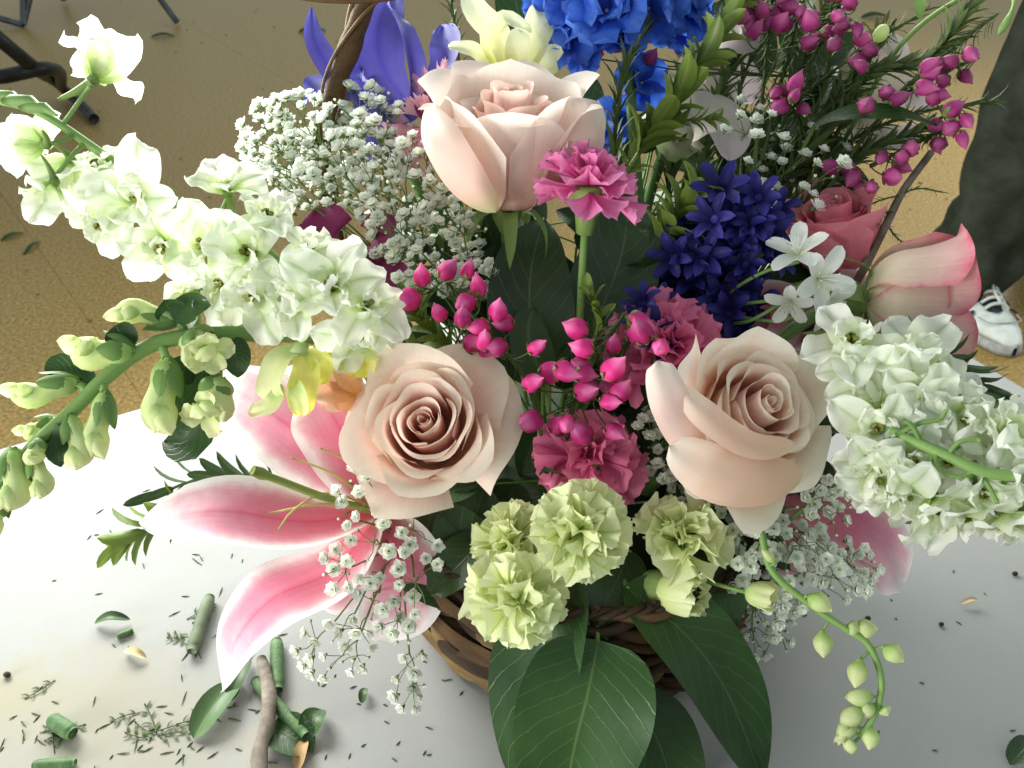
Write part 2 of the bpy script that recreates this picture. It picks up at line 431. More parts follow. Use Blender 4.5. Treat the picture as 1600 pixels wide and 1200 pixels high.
# crumbs on the floor: nobody could count them
mb = MB(); r2 = random.Random(3)
for k in range(420):
    x = r2.uniform(-2.2, 2.4); y = r2.uniform(.9, 5.5); s = r2.uniform(.002, .007)
    a = r2.uniform(0, 3.1); d = np.array([math.cos(a), math.sin(a), 0]); o = np.array([x, y, s*.4])
    mb.tube([o-d*s, o, o+d*s], [s*.15, s*.45, s*.1], 4)
M_crumb = rough_mat('crumbs', c(60, 55, 30), c(190, 175, 140), scale=3, rough=.9)
solo('floor_crumbs', mb.build('floor_crumbs'), M_crumb, 'tiny crumbs and leaf bits scattered over the brown floor', 'crumbs', kind='stuff')

# ------------------------------------------------------------------ person (trouser leg and sneaker)
M_trouser = rough_mat('trouser_cloth', c(42, 47, 41), c(66, 72, 62), scale=14, rough=.95, bump=.5, bscale=260, spec=.1)
M_skin = rough_mat('skin', c(190, 140, 115), c(205, 155, 130), scale=30, rough=.55, bump=.1)
M_shoe = rough_mat('sneaker_leather', c(205, 210, 205), c(228, 232, 226), scale=60, rough=.5, bump=.1)
M_shoedark = rough_mat('sneaker_mesh', c(30, 34, 42), c(58, 64, 74), scale=120, rough=.8)
M_sole = rough_mat('sneaker_sole', c(150, 152, 150), c(190, 192, 188), scale=60, rough=.7)
M_shirt = rough_mat('shirt_cloth', c(58, 62, 66), c(72, 76, 80), scale=20, rough=.95)
sh = onF(1562, 540); sh[2] = 0
fdir = nrm([.10, -1, 0]); fs = np.array([-fdir[1], fdir[0], 0.])
fs = nrm(np.cross([0, 0, 1.], fdir)) * -1      # to the right as seen by the camera
if fs[0] < 0: fs = -fs
ank = sh - fdir*.20
pn = thing('person', 'person in dark olive trousers and a white lace-up sneaker standing behind the table', 'person', ank)
# body: one continuous mesh, lower body (the rest is above the frame)
mbp = MB()
hipc = ank + fs*.17 + np.array([0, .0, .95])
legs = []
for sgn, a0 in ((0, ank), (1, ank+fs*.34+np.array([0, .12, 0]))):
    hj = hipc + fs*(-.09 if sgn == 0 else .09)
    legs.append((a0, hj))
me = bpy.data.meshes.new('body'); vs = []; es = []; rad = []
def addv(p, r): vs.append(tuple(p)); rad.append(r); return len(vs)-1
pel = addv(hipc+[0, 0, .05], .15); ch = addv(hipc+[0, 0, .35], .16); nk = addv(hipc+[0, 0, .52], .07); hd = addv(hipc+[0, 0, .66], .10)
es += [(pel, ch), (ch, nk), (nk, hd)]
for a0, hj in legs:
    h_ = addv(hj, .10); kn = addv((a0+hj)/2+fdir*.03+[0, 0, .02], .065); cf = addv(a0*.65+hj*.35, .062); an = addv(a0+[0, 0, .09], .042); ft = addv(a0+fdir*.13+[0, 0, .045], .035)
    es += [(pel, h_), (h_, kn), (kn, cf), (cf, an), (an, ft)]
for s_ in (-1, 1):
    s1 = addv(hipc+fs*s_*.2+[0, 0, .44], .06); e1 = addv(hipc+fs*s_*.27+[0, 0, .16], .042); w1 = addv(hipc+fs*s_*.25+fdir*.15+[0, 0, -.02], .03)
    es += [(ch, s1), (s1, e1), (e1, w1)]
me.from_pydata(vs, es, []); me.update()
body = bpy.data.objects.new('tmp_body', me); COL.objects.link(body)
sk = body.modifiers.new('s', 'SKIN'); sub = body.modifiers.new('u', 'SUBSURF'); sub.levels = 2
for i, r in enumerate(rad): me.skin_vertices[0].data[i].radius = (r, r)
me.skin_vertices[0].data[0].use_root = True
dg = bpy.context.evaluated_depsgraph_get(); bm2 = bpy.data.meshes.new_from_object(body.evaluated_get(dg))
bpy.data.objects.remove(body); bm2.name = 'body'; bm2.materials.clear()
bm2.polygons.foreach_set('use_smooth', [True]*len(bm2.polygons))
part('body', bm2, M_skin, pn)
# trousers: folded cloth tubes meeting at the hips
def cloth_leg(a0, hj, seed):
    r = random.Random(seed); n = 40; m = 40
    G = np.empty((m, n, 3))
    for i in range(m):
        u = i/(m-1); zc = .085 + (hj[2]-.085)*u
        cc_ = a0*(1-u)+hj*u; cc_ = np.array([cc_[0], cc_[1], 0])
        R = .092 + .03*u + (.022*math.exp(-((u-.05)/.05)**2)) + .006*math.sin(u*40+seed)*math.exp(-u*3)
        for j in range(n):
            a = j/n*2*math.pi
            f = .016*math.sin(3*a+u*9+seed)+.010*math.sin(5*a-u*22)*math.exp(-u*2.5)+.006*math.sin(a*2+u*55)*math.exp(-u*5)
            zz = zc + (.012*math.sin(2*a+seed) if i == 0 else 0) + .012*math.sin(a*1+u*30)*math.exp(-u*4)
            G[i, j] = [cc_[0]+(R+f)*math.cos(a), cc_[1]+.01+(R+f)*1.08*math.sin(a), zz]
    return G
mb = MB()
for k, (a0, hj) in enumerate(legs): mb.grid(cloth_leg(a0, hj, k+1.3), None, wrap=True)
mb.tube([hipc+[0, 0, -.12], hipc+[0, 0, -.05], hipc+[0, 0, .08], hipc+[0, 0, .13]], [.11, .17, .175, .17], 28)
part('trousers', mb.build('trousers'), M_trouser, pn)
mb = MB(); mb.tube([hipc+[0, 0, .1], hipc+[0, 0, .25], hipc+[0, 0, .4], hipc+[0, 0, .5]], [.18, .185, .19, .08], 28)
part('shirt', mb.build('shirt'), M_shirt, pn)
def shoe(a0, parent):
    heel = a0 - fdir*.075
    L = .33
    def sec(u, hs):  # half width
        return .052*(math.sin(math.pi*min(1, (u*.98+.02))**.62)**.42) * (1+.22*math.exp(-((u-.72)/.22)**2)) * hs * 1.12
    n = 24; us = np.linspace(0, 1, 26)
    def loft(zl, zh, grow=0, u0=0, u1=1):
        G = []
        for u in np.linspace(u0, u1, 26):
            hw = sec(u, 1)*1.12+grow; h = zh(u); row = []
            for j in range(n):
                a = j/n*2*math.pi; x = math.copysign(abs(math.cos(a))**.75, math.cos(a))*hw; zc = math.sin(a)
                if zc > 0: z = zl+(h-zl)*abs(zc)**.85; x *= 1-.30*zc*(h > .05)
                else: z = zl*(1+zc*.0)
                p = heel+fdir*L*u+fs*x; row.append([p[0], p[1], z if zc > 0 else zl])
            G.append(row)
        return np.array(G)
    part('sock', MB().tube([a0+[0, 0, .06], a0+[0, 0, .11], a0+[0, 0, .22]], [.05, .048, .055], 20).build('sock'), M_trouser, parent)
    s = part('sneaker', MB().grid(loft(.028, lambda u: .115-.065*min(1, max(0, (u-.25)/.55))**.9 if u < .8 else .060-.025*((u-.8)/.2)**2), None, True).build('sneaker'), M_shoe, parent)
    part('sole', MB().grid(loft(.002, lambda u: .032+.006*(u > .85), .006), None, True).build('sole'), M_sole, s)
    # tongue and lacing area
    top = lambda u, dz=0: heel+fdir*L*u+np.array([0, 0, (.115-.065*min(1, max(0, (u-.25)/.55))**.9)+dz])
    mb = MB(); ribbon(mb, [top(.24, .045), top(.42, .012), top(.56, .010), top(.70, .007)], .034, [0, 0, 1], (.25, .3), cup=-.9, nu=12, nv=8)
    part('tongue', mb.build('tongue'), M_shoedark, s)
    for k in range(6):
        u = .36+k*.058; wv = .030
        a = top(u, .004)-fs*wv; b = top(u+.01, .004)+fs*wv; m_ = top(u+.005, .018)
        mb = MB(); mb.tube(spline([a, m_-fs*.014, m_+fs*.014, b], 10), .0042, 6); 
        part('lace', mb.build('lace'), M_shoe, s)
    mb = MB(); mb.tube(spline([top(.36, .020), top(.44, .024)+fs*.01, top(.56, .022)+fs*.004, top(.66, .020)+fs*.008], 10), .0038, 6)
    part('lace', mb.build('lace'), M_shoe, s)
    for sg in (-1, 1):
        mb = MB()
        for k in range(3):
            u = .38+k*.11
            ribbon(mb, [heel+fdir*L*u+fs*sg*.047+[0, 0, .082-.012*k], heel+fdir*L*(u+.05)+fs*sg*.0655+[0, 0, .05]], .010, nrm(fs*sg+[0, 0, .6]), (.3, .3), nu=4, nv=2)
        part('side_panel', mb.build('side_panel'), M_shoedark, s)
        mb = MB(); mb.tube(spline([heel+fdir*L*.7+fs*sg*.05+[0, 0, .058], heel+fdir*L*.80+fs*sg*.04+[0, 0, .062], heel+fdir*L*.82+[0, 0, .063]], 8), .0018, 5)
        part('toe_seam', mb.build('toe_seam'), M_sole, s)
for a0, hj in legs: shoe(a0, pn)

# ------------------------------------------------------------------ basket
BC = np.array([.045, .44, TZ])
M_tw = [rough_mat('basket_twig_%s' % n, a, b, scale=22, rough=.75, bump=.8, bscale=300, stretch=(1, 1, 3), dist=.0008)
        for n, a, b in (('brown', c(54, 38, 24), c(106, 78, 48)), ('dark', c(34, 25, 16), c(74, 54, 34)), ('straw', c(84, 66, 38), c(138, 112, 68)))]
bk = thing('wicker_basket', 'round brown wicker basket holding the flower arrangement', 'basket', BC)
RB, RR, BH = .112, .128, .115
NS = 26
def brad(z): return RB+(RR-RB)*(z/BH)**1.2 + .006*math.sin(math.pi*z/BH)
r3 = random.Random(11)
for k in range(17):
    z = .006+k*(BH-.004)/17; n = 180; r0 = r3.uniform(.0030, .0040); ph = math.pi*(k % 2)
    a = np.linspace(0, 2*math.pi, n, endpoint=False)
    jz = .0012*np.sin(a*3+k*2)+.0008*np.sin(a*11+k)
    rr = brad(z)+.0042*np.sin(a*NS/2+ph)+.0008*np.sin(a*17+k*3)
    pts = np.stack([BC[0]+rr*np.cos(a), BC[1]+rr*np.sin(a), TZ+z+jz], -1)
    T = np.gradient(np.concatenate([pts[-1:], pts, pts[:1]]), axis=0)[1:-1]; T /= np.linalg.norm(T, axis=1, keepdims=True)
    Z = np.array([0, 0, 1.]); N = np.cross(T, Z); N /= np.linalg.norm(N, axis=1, keepdims=True); B = np.cross(N, T)
    q = np.arange(6)/6*2*math.pi; rad_ = r0*(1+.18*np.sin(a*23+k))
    G = pts[:, None]+rad_[:, None, None]*(np.cos(q)[None, :, None]*N[:, None]+1.05*np.sin(q)[None, :, None]*B[:, None])
    G = np.concatenate([G, G[:1]])
    part('strand', MB().grid(G, None, True).build('strand'), M_tw[r3.choice((0, 0, 1, 2))], bk)
for k in range(NS):
    a = (k+.5)/NS*2*math.pi
    pts = [[BC[0]+(brad(z))*math.cos(a), BC[1]+(brad(z))*math.sin(a), TZ+z] for z in np.linspace(.003, BH+.004, 6)]
    part('stake', MB().tube(pts, .0027, 6).build('stake'), M_tw[r3.choice((0, 1))], bk)
mb = MB()
for off in range(3):
    a = np.linspace(0, 2*math.pi, 240)
    r_ = RR+.0022*np.cos(a*26+off*2.09); z_ = TZ+BH-.001+.0022*np.sin(a*26+off*2.09)
    mb.tube(np.stack([BC[0]+r_*np.cos(a), BC[1]+r_*np.sin(a), z_], -1), .0019, 6)
part('rim', mb.build('rim'), M_tw[1], bk)
mb = MB(); a = np.linspace(0, 2*math.pi, 40, endpoint=False)
mb.v.append(np.stack([BC[0]+(RB-.003)*np.cos(a), BC[1]+(RB-.003)*np.sin(a), 0*a+TZ+.004], -1)); mb.u.append(np.zeros((40, 2))); mb.n = 40; mb.f.append(list(range(40)))
part('base', mb.build('base', False), M_tw[1], bk)
# loose bark strips on the left front of the wall, loose twigs at the lower right
for k in range(7):
    a0 = math.radians(206+k*7); z = .018+.012*k if k % 2 else .09-.009*k
    aa = np.linspace(a0, a0+.75, 10)
    pts = [[BC[0]+(brad(z)+.0085)*math.cos(t), BC[1]+(brad(z)+.0085)*math.sin(t), TZ+z+.006*math.sin(t*5+k)] for t in aa]
    mb = MB(); am = a0+.37; ribbon(mb, pts, .0075, [math.cos(am), math.sin(am), 0], (.1, .15), ruf=.25, nu=18, nv=4, seed=k)
    part('bark_strip', mb.build('bark_strip'), M_tw[(0, 2, 0, 1)[k % 4]], bk)
for k in range(9):
    a0 = math.radians(-62+k*3.2); z = .03+.008*k
    p0 = np.array([BC[0]+(brad(z)+.004)*math.cos(a0-.3), BC[1]+(brad(z)+.004)*math.sin(a0-.3), TZ+z+.012]); p1_ = np.array([BC[0]+(brad(z)+.012)*math.cos(a0+.12), BC[1]+(brad(z)+.012)*math.sin(a0+.12), TZ+max(.004, z-.014)])
    part('twig_end', MB().tube(spline([p0, (p0+p1_)/2+[0, -.003, .002], p1_], 8), [.0012]*7+[.0006], 5).build('twig_end'), M_tw[r3.choice((0, 1, 2))], bk)
# handle
hp = spline([BC+[-.122, .02, .02], BC+[-.135, .05, .12], P(500, 235, .55), P(520, 150, .535), P(548, 70, .53), P(578, -5, .53), P(640, -90, .53), P(800, -150, .56), P(970, -110, .60), P(1050, 20, .635), P(1085, 160, .655), BC+[.115, .09, .12], BC+[.10, .085, .02]], 70)
mb = MB(); hr = [.0062+.0008*math.sin(i*.9)+.0005*math.sin(i*2.3) for i in range(70)]
mb.tube(hp, hr, 10); hd_ = part('handle', mb.build('handle'), M_tw[0], bk)
for ph, rr_ in ((0, .0016), (2.2, .0011)):
    pts = []
    T = np.gradient(hp, axis=0)
    big = spline(hp, 400); Tb = np.gradient(big, axis=0); Tb /= np.linalg.norm(Tb, axis=1, keepdims=True)
    for i in range(400):
        n_ = nrm(np.cross(Tb[i], [0, 1., 0])); b_ = np.cross(Tb[i], n_); a = i*.085+ph
        pts.append(big[i]+(.0074)*(math.cos(a)*n_+math.sin(a)*b_))
    part('wrapped_vine', MB().tube(pts, rr_, 5).build('wrapped_vine'), M_tw[2], hd_)
mb = MB(); a = np.linspace(-.5, 5.2, 30)
mb.tube([P(545+95*math.cos(t), -14+16*math.sin(t), .525-.012*math.sin(t)) for t in a], .0014, 6)
part('vine_curl', mb.build('vine_curl'), M_tw[0], hd_)
# dark soaked foam that the stems stand in
M_foam = rough_mat('floral_foam', c(22, 34, 18), c(38, 52, 28), scale=90, rough=.95, bump=.6)
G = []
for z, r in ((.008, .098), (.06, .104), (.1, .106), (.112, .098), (.116, .02)):
    G.append([[BC[0]+r*math.cos(t), BC[1]+r*math.sin(t), TZ+z] for t in np.linspace(0, 2*math.pi, 36, endpoint=False)])
solo('floral_foam', MB().grid(np.array(G), None, True).build('floral_foam'), M_foam, 'dark green soaked floral foam inside the wicker basket', 'floral foam')
# ================================================================== flower materials
W_ = (1, 1, 1, 1)
M_roseA = petal_mat('rose_ivory_blush', [(0, c(205, 210, 150)), (.25, c(242, 208, 192)), (.6, c(246, 216, 204)), (1, c(252, 242, 232))], transl=.4, blotch=(c(206, 170, 140), .25), vein=.07, vfreq=26, jitter=.03, rough=.5)
M_roseA2 = petal_mat('rose_blush_heart', [(0, c(225, 165, 140)), (.5, c(240, 182, 168)), (.85, c(246, 205, 192)), (1, c(250, 228, 216))], transl=.3, vein=.07, vfreq=26, jitter=.03)
M_roseB = petal_mat('rose_peach', [(0, c(205, 200, 140)), (.3, c(234, 198, 180)), (.7, c(240, 206, 192)), (.96, c(252, 236, 220))], transl=.4, blotch=(c(196, 150, 110), .35), vein=.07, vfreq=26, jitter=.03, edge=(c(246, 228, 204), .35), ek=8)
M_roseB2 = petal_mat('rose_peach_heart', [(0, c(216, 160, 138)), (.5, c(238, 192, 178)), (.82, c(244, 212, 200)), (.95, c(254, 240, 226))], transl=.5, vein=.07, vfreq=26, jitter=.03)
M_roseC = petal_mat('rose_cream_peach', [(0, c(238, 210, 184)), (.3, c(240, 206, 182)), (.7, c(246, 216, 196)), (.96, c(254, 244, 230))], transl=.42, blotch=(c(200, 160, 120), .3), vein=.06, vfreq=26, jitter=.03)
M_roseD = petal_mat('rose_pink_rimmed', [(0, c(196, 200, 144)), (.4, c(226, 208, 184)), (.8, c(228, 190, 180)), (1, c(224, 140, 154))], transl=.3, vein=.16, vfreq=40, jitter=.04, edge=(c(216, 104, 132), .8), ek=16)
M_roseE = petal_mat('rose_deep_pink', [(0, c(210, 116, 124)), (.4, c(232, 124, 148)), (1, c(240, 156, 172))], transl=.25, vein=.14, vfreq=36, jitter=.05)
M_green = petal_mat('stem_green', [(0, c(88, 122, 58)), (1, c(108, 142, 72))], transl=.08, vein=.18, jitter=.1, rough=.5, spec=.4)
M_stemlt = petal_mat('stem_light_green', [(0, c(112, 146, 78)), (1, c(134, 166, 94))], transl=.1, vein=.2, vfreq=12, jitter=.08, rough=.5)
M_sepal = petal_mat('sepal_green', [(0, c(110, 140, 72)), (1, c(140, 160, 92))], transl=.2, vein=.2, jitter=.1)
M_leaf = petal_mat('broad_leaf', [(0, c(30, 66, 20)), (1, c(22, 58, 20))], transl=.12, vein=.16, jitter=.15, rough=.42, spec=.35, veins2=True, bump=.5)
M_leafdk = petal_mat('dark_leaf', [(0, c(30, 54, 28)), (1, c(26, 50, 26))], transl=.08, vein=.12, jitter=.2, rough=.42, spec=.45, veins2=True, bump=.5)
M_leafyl = petal_mat('box_leaf', [(0, c(104, 124, 52)), (1, c(122, 144, 66))], transl=.25, vein=.15, jitter=.22, rough=.4, spec=.45, mid=(c(168, 182, 108), .4), mk=10)
M_leafol = petal_mat('olive_leaf', [(0, c(74, 98, 60)), (1, c(60, 86, 52))], transl=.12, vein=.15, jitter=.25, rough=.45, mid=(c(140, 158, 112), .4), mk=12)
M_needle = petal_mat('needle_leaf', [(0, c(66, 84, 42)), (1, c(88, 106, 58))], transl=.12, vein=.1, jitter=.25)
M_lark = petal_mat('larkspur_white', [(0, c(176, 208, 90)), (.25, c(232, 243, 196)), (.5, c(249, 252, 236)), (1, c(252, 254, 246))], transl=.55, vein=.07, jitter=.04, mid=(c(150, 190, 80), .7, [(.15, (.5,)*3+(1,)), (.75, (.9,)*3+(1,)), (.98, (.1,)*3+(1,))]), mk=9)
M_lark2 = petal_mat('larkspur_white_frill', [(0, c(206, 224, 130)), (.35, c(242, 247, 220)), (1, c(251, 252, 244))], transl=.5, vein=.06, jitter=.04)
M_larkeye = petal_mat('larkspur_eye', [(0, c(96, 110, 36)), (1, c(150, 152, 70))], transl=.2, jitter=.2)
M_snap = petal_mat('snapdragon_pale', [(0, c(164, 198, 104)), (.45, c(222, 234, 170)), (1, c(242, 243, 192))], transl=.4, vein=.1, vfreq=10, jitter=.06)
M_snapy = petal_mat('snapdragon_yellow', [(0, c(214, 226, 140)), (.5, c(240, 240, 130)), (1, c(246, 242, 110))], transl=.5, vein=.1, jitter=.06)
M_lily = petal_mat('lily_pink', [(0, c(200, 130, 96)), (.10, c(208, 100, 116)), (.5, c(220, 124, 148)), (.85, c(232, 166, 186)), (1, c(244, 226, 226))], transl=.22, vein=.14, vfreq=22, jitter=.03, edge=(c(248, 238, 236), 2.2), ek=5, mid=(c(206, 66, 104), .8, [(0, W_), (.7, (.8,)*3+(1,)), (.95, (0, 0, 0, 1))]), mk=12)
M_lily2 = petal_mat('lily_shaded_pink', [(0, c(200, 120, 130)), (.5, c(206, 112, 140)), (1, c(226, 176, 190))], transl=.3, vein=.14, vfreq=22, jitter=.05, edge=(c(236, 222, 222), 1.2), ek=5)
M_lilyw = petal_mat('pale_petal', [(0, c(150, 168, 104)), (.4, c(200, 192, 176)), (1, c(216, 200, 206))], transl=.3, vein=.12, jitter=.05, mid=(c(190, 150, 170), .3), mk=5)
M_pist = petal_mat('pistil_green', [(0, c(150, 160, 90)), (1, c(126, 142, 70))], transl=.1)
M_filam = petal_mat('filament', [(0, c(214, 188, 110)), (1, c(206, 196, 120))], transl=.2)
M_carg = petal_mat('carnation_green', [(0, c(178, 202, 96)), (.4, c(222, 232, 156)), (1, c(242, 246, 202))], transl=.35, vein=.08, jitter=.05, edge=(c(240, 244, 200), .5), ek=12)
M_carp = petal_mat('carnation_pink', [(0, c(200, 74, 140)), (.5, c(228, 104, 172)), (1, c(240, 146, 196))], transl=.3, vein=.14, jitter=.05, edge=(c(240, 160, 196), .4), ek=12)
M_card = petal_mat('carnation_rose', [(0, c(190, 70, 120)), (.5, c(220, 98, 148)), (1, c(232, 132, 170))], transl=.3, vein=.14, jitter=.06)
M_carl = petal_mat('carnation_lightpink', [(0, c(222, 160, 168)), (.5, c(236, 172, 190)), (1, c(242, 190, 204))], transl=.35, vein=.12, jitter=.05)
M_bud = petal_mat('boronia_bud', [(0, c(206, 96, 130)), (.3, c(212, 54, 128)), (.7, c(218, 56, 140)), (1, c(240, 120, 180))], transl=.25, vein=.3, vfreq=9, jitter=.38, rough=.45)
M_bud2 = petal_mat('boronia_bud_dusky', [(0, c(176, 90, 120)), (.5, c(180, 54, 134)), (1, c(206, 104, 160))], transl=.25, vein=.3, vfreq=9, jitter=.3, rough=.5)
M_gyp = petal_mat('babys_breath', [(0, c(206, 220, 170)), (.3, c(244, 248, 236)), (1, c(252, 253, 249))], transl=.5, vein=.05, jitter=.07)
M_gypst = petal_mat('babys_breath_stem', [(0, c(96, 122, 66)), (1, c(122, 146, 86))], transl=.1, jitter=.1)
M_iris = petal_mat('iris_violet', [(0, c(104, 98, 170)), (.5, c(84, 78, 160)), (1, c(98, 98, 186))], transl=.25, vein=.2, vfreq=30, jitter=.06, mid=(c(52, 36, 150), .5), mk=5)
M_delph = petal_mat('delphinium_blue', [(0, c(50, 60, 160)), (.5, c(40, 84, 196)), (1, c(84, 130, 226))], transl=.35, vein=.2, vfreq=22, jitter=.12)
M_navy = petal_mat('star_blue', [(0, c(34, 30, 84)), (.5, c(33, 31, 100)), (1, c(54, 52, 140))], transl=.25, vein=.2, jitter=.15)
M_yel = petal_mat('alstroemeria_yellow', [(0, c(206, 206, 90)), (.4, c(240, 240, 190)), (1, c(242, 244, 216))], transl=.35, vein=.12, jitter=.05, blotch=(c(120, 50, 20), .6))
M_ora = petal_mat('alstroemeria_orange', [(0, c(236, 196, 120)), (.5, c(242, 190, 150)), (1, c(246, 216, 196))], transl=.3, vein=.15, jitter=.08, blotch=(c(140, 40, 30), .7))
M_mag = petal_mat('magenta_petal', [(0, c(110, 30, 70)), (1, c(136, 46, 98))], transl=.2, vein=.15, jitter=.15)
M_whitef = petal_mat('white_star_petal', [(0, c(214, 224, 180)), (.4, c(240, 243, 236)), (1, c(246, 248, 244))], transl=.35, vein=.08, jitter=.04)
M_twig = rough_mat('bare_twig', c(78, 70, 62), c(140, 130, 118), scale=60, rough=.8, bump=.6, bscale=260)
M_cutg = rough_mat('cut_green_stem', c(52, 82, 46), c(92, 122, 76), scale=90, rough=.6, bump=.5, bscale=300)
M_twigg = rough_mat('cut_stem', c(72, 84, 62), c(112, 122, 96), scale=50, rough=.7, bump=.4, bscale=260)

def stem_to_basket(base, axis, n=16, k=.05, foot=None, lift=.0):
    base = np.asarray(base, float); ax = nrm(axis)
    if foot is None:
        d = base-BC; foot = BC + np.array([np.clip(d[0]*.3, -.06, .06), np.clip(d[1]*.3, -.05, .06), .05])
    L = np.linalg.norm(base-foot)
    p1 = base-ax*min(k, L*.4); p2 = foot+nrm(base-foot)*L*.25+np.array([0, 0, L*.18])
    t = np.linspace(0, 1, n)[:, None]
    return (1-t)**3*base+3*(1-t)**2*t*p1+3*(1-t)*t**2*p2+t**3*foot

# ------------------------------------------------------------------ rose
def rose_petal(R, am, at, ae, Lw, Lr, half, k=.22, p=2.6, spiral=.08, ruf=.03, side=0., tip=0., seed=0, nu=14, nv=14, r0=.12, z0=0):
    half = math.radians(half); rs = random.Random(seed); ph = rs.uniform(0, 6); ph2 = rs.uniform(0, 6)
    rho = R*.85; La = rho*math.radians(am)
    l = np.linspace(0, La+Lw+Lr, 60); a = np.empty(60)
    for i, x in enumerate(l):
        if x < La: a[i] = am*x/max(La, 1e-6)
        elif x < La+Lw: a[i] = am+(at-am)*(x-La)/max(Lw, 1e-6)
        else:
            q = (x-La-Lw)/max(Lr, 1e-6); a[i] = at+(ae-at)*q**1.4
    a = np.radians(a); dl = l[1]-l[0]
    r = r0*R+np.concatenate([[0], np.cumsum(np.cos((a[1:]+a[:-1])/2))*dl]); z = z0+np.concatenate([[0], np.cumsum(np.sin((a[1:]+a[:-1])/2))*dl])
    T = np.linspace(0, 1, nu+1); S = np.linspace(-1, 1, nv+1)
    G = np.empty((nu+1, nv+1, 3))
    for i, t in enumerate(T):
        for j, s in enumerate(S):
            out = 1-k*abs(s)**p-tip*abs(s)*(1-abs(s)*.5) + .5*ruf*math.sin(s*4+ph)
            x = t*out*l[-1]
            rr = np.interp(x, l, r); zz = np.interp(x, l, z)
            f = half*s*(.6+.4*min(1, t*1.8))
            rr = rr*(1+spiral*s*min(1, t*2)) + ruf*R*t*t*math.sin(s*3.1+ph)+ruf*.5*R*t**3*math.sin(s*7+ph2)
            rr += side*R*abs(s)**4*t; zz -= side*.5*R*abs(s)**4*t
            zz += ruf*.5*R*t*t*math.sin(s*5+ph2)
            G[i, j] = (rr*math.cos(f), rr*math.sin(f), zz)
    uu, vv = np.meshgrid(T, S*.5+.5, indexing='ij')
    return MB().grid(G, np.stack([uu, vv], -1)).build('petal')

def rose(label, ctr, axis, H, mat, mat2, outer, inner=None, Rc=.032, seed=1, group='pale roses', stemfoot=None, sepals=True, ncup=13, twist=0, stem_r=.0042, stemmat=None, cupopen=0., sepdir=0, sc=1.):
    """ctr: where the heart's rim is seen; axis out of the heart; H rim height over the calyx"""
    axis = nrm(axis); base = np.asarray(ctr)-axis*H*sc
    M = basis(base, axis) @ Matrix.Rotation(math.radians(twist), 4, 'Z') @ Matrix.Scale(sc, 4)
    sp_ = stem_to_basket(base, axis, foot=stemfoot)
    t = thing('rose', label, 'rose', sp_[-1], group)
    rs = random.Random(seed)
    part('stem', MB().tube(sp_, stem_r, 8).build('stem'), stemmat or M_green, t)
    part('calyx', MB().tube([base-axis*.016, base-axis*.008, base, base+axis*.006], [.004, .008, .0095, .006], 12).build('calyx'), M_sepal, t)
    # heart
    az = rs.uniform(0, 360)
    for i, R in enumerate((.0022, .0042, .0064, .0086, .0108, .0132)):
        me = rose_petal(R, 88, 91, 70-i*5, H*1.05-.85*R-.0001*(5-i)**1.6, .0015+.0005*i, 150-i*12, k=.06, p=3, spiral=.13, ruf=.07, seed=seed*50+i, nu=10, nv=22)
        part('petal', me, mat2, t, M @ Matrix.Rotation(math.radians(az), 4, 'Z')); az += 137.5
    for i in range(ncup):
        q = (i+1)/ncup; R = .0145+(Rc-.0145)*q**.9
        am = 88-4*q-cupopen*q; at = 92-16*q-cupopen*q
        Lw = max(.004, H*(1.03-.20*q)-.85*R); 
        me = rose_petal(R, am, at, at-60-70*q, Lw*(.86), Lw*.12+.003+.005*q, 78-20*q, k=.10+.10*q, p=2.6, spiral=.09, ruf=.05, side=.04*q, tip=.03*q, seed=seed*50+20+i, nv=18)
        part('petal', me, mat2 if q < .5 else mat, t, M @ Matrix.Rotation(math.radians(az), 4, 'Z')); az += 137.5+rs.uniform(-12, 12)
    for i, o in enumerate(outer):
        d = dict(R=Rc, am=70, at=60, ae=-20, Lw=.03, Lr=.014, half=50, k=.2, p=2.2, side=.25, tip=.12, ruf=.055, spiral=.05, seed=seed*90+i, nu=18, nv=20)
        d.update({k_: v_ for k_, v_ in o.items() if k_ != 'az'})
        part('petal', rose_petal(**d), mat, t, M @ Matrix.Rotation(math.radians(o['az']-twist), 4, 'Z'))
    if sepals:
        for i in range(5):
            a = math.radians(72*i+seed*20+sepdir); d = np.array([math.cos(a), math.sin(a), 0])
            mb = MB(); pts = [np.array([0, 0, -.002])+d*.007, d*.018+[0, 0, -.004+.006*(i % 2)], d*.026+[0, 0, -.018], d*.027+[0, 0, -.032-.004*(i % 3)]]
            ribbon(mb, pts, .0052, d*.3+np.array([0, 0, 1.]), (.35, .9), cup=.5, nu=10, nv=4, ruf=.1, seed=i)
            part('sepal', mb.build('sepal'), M_sepal, t, M)
    return t

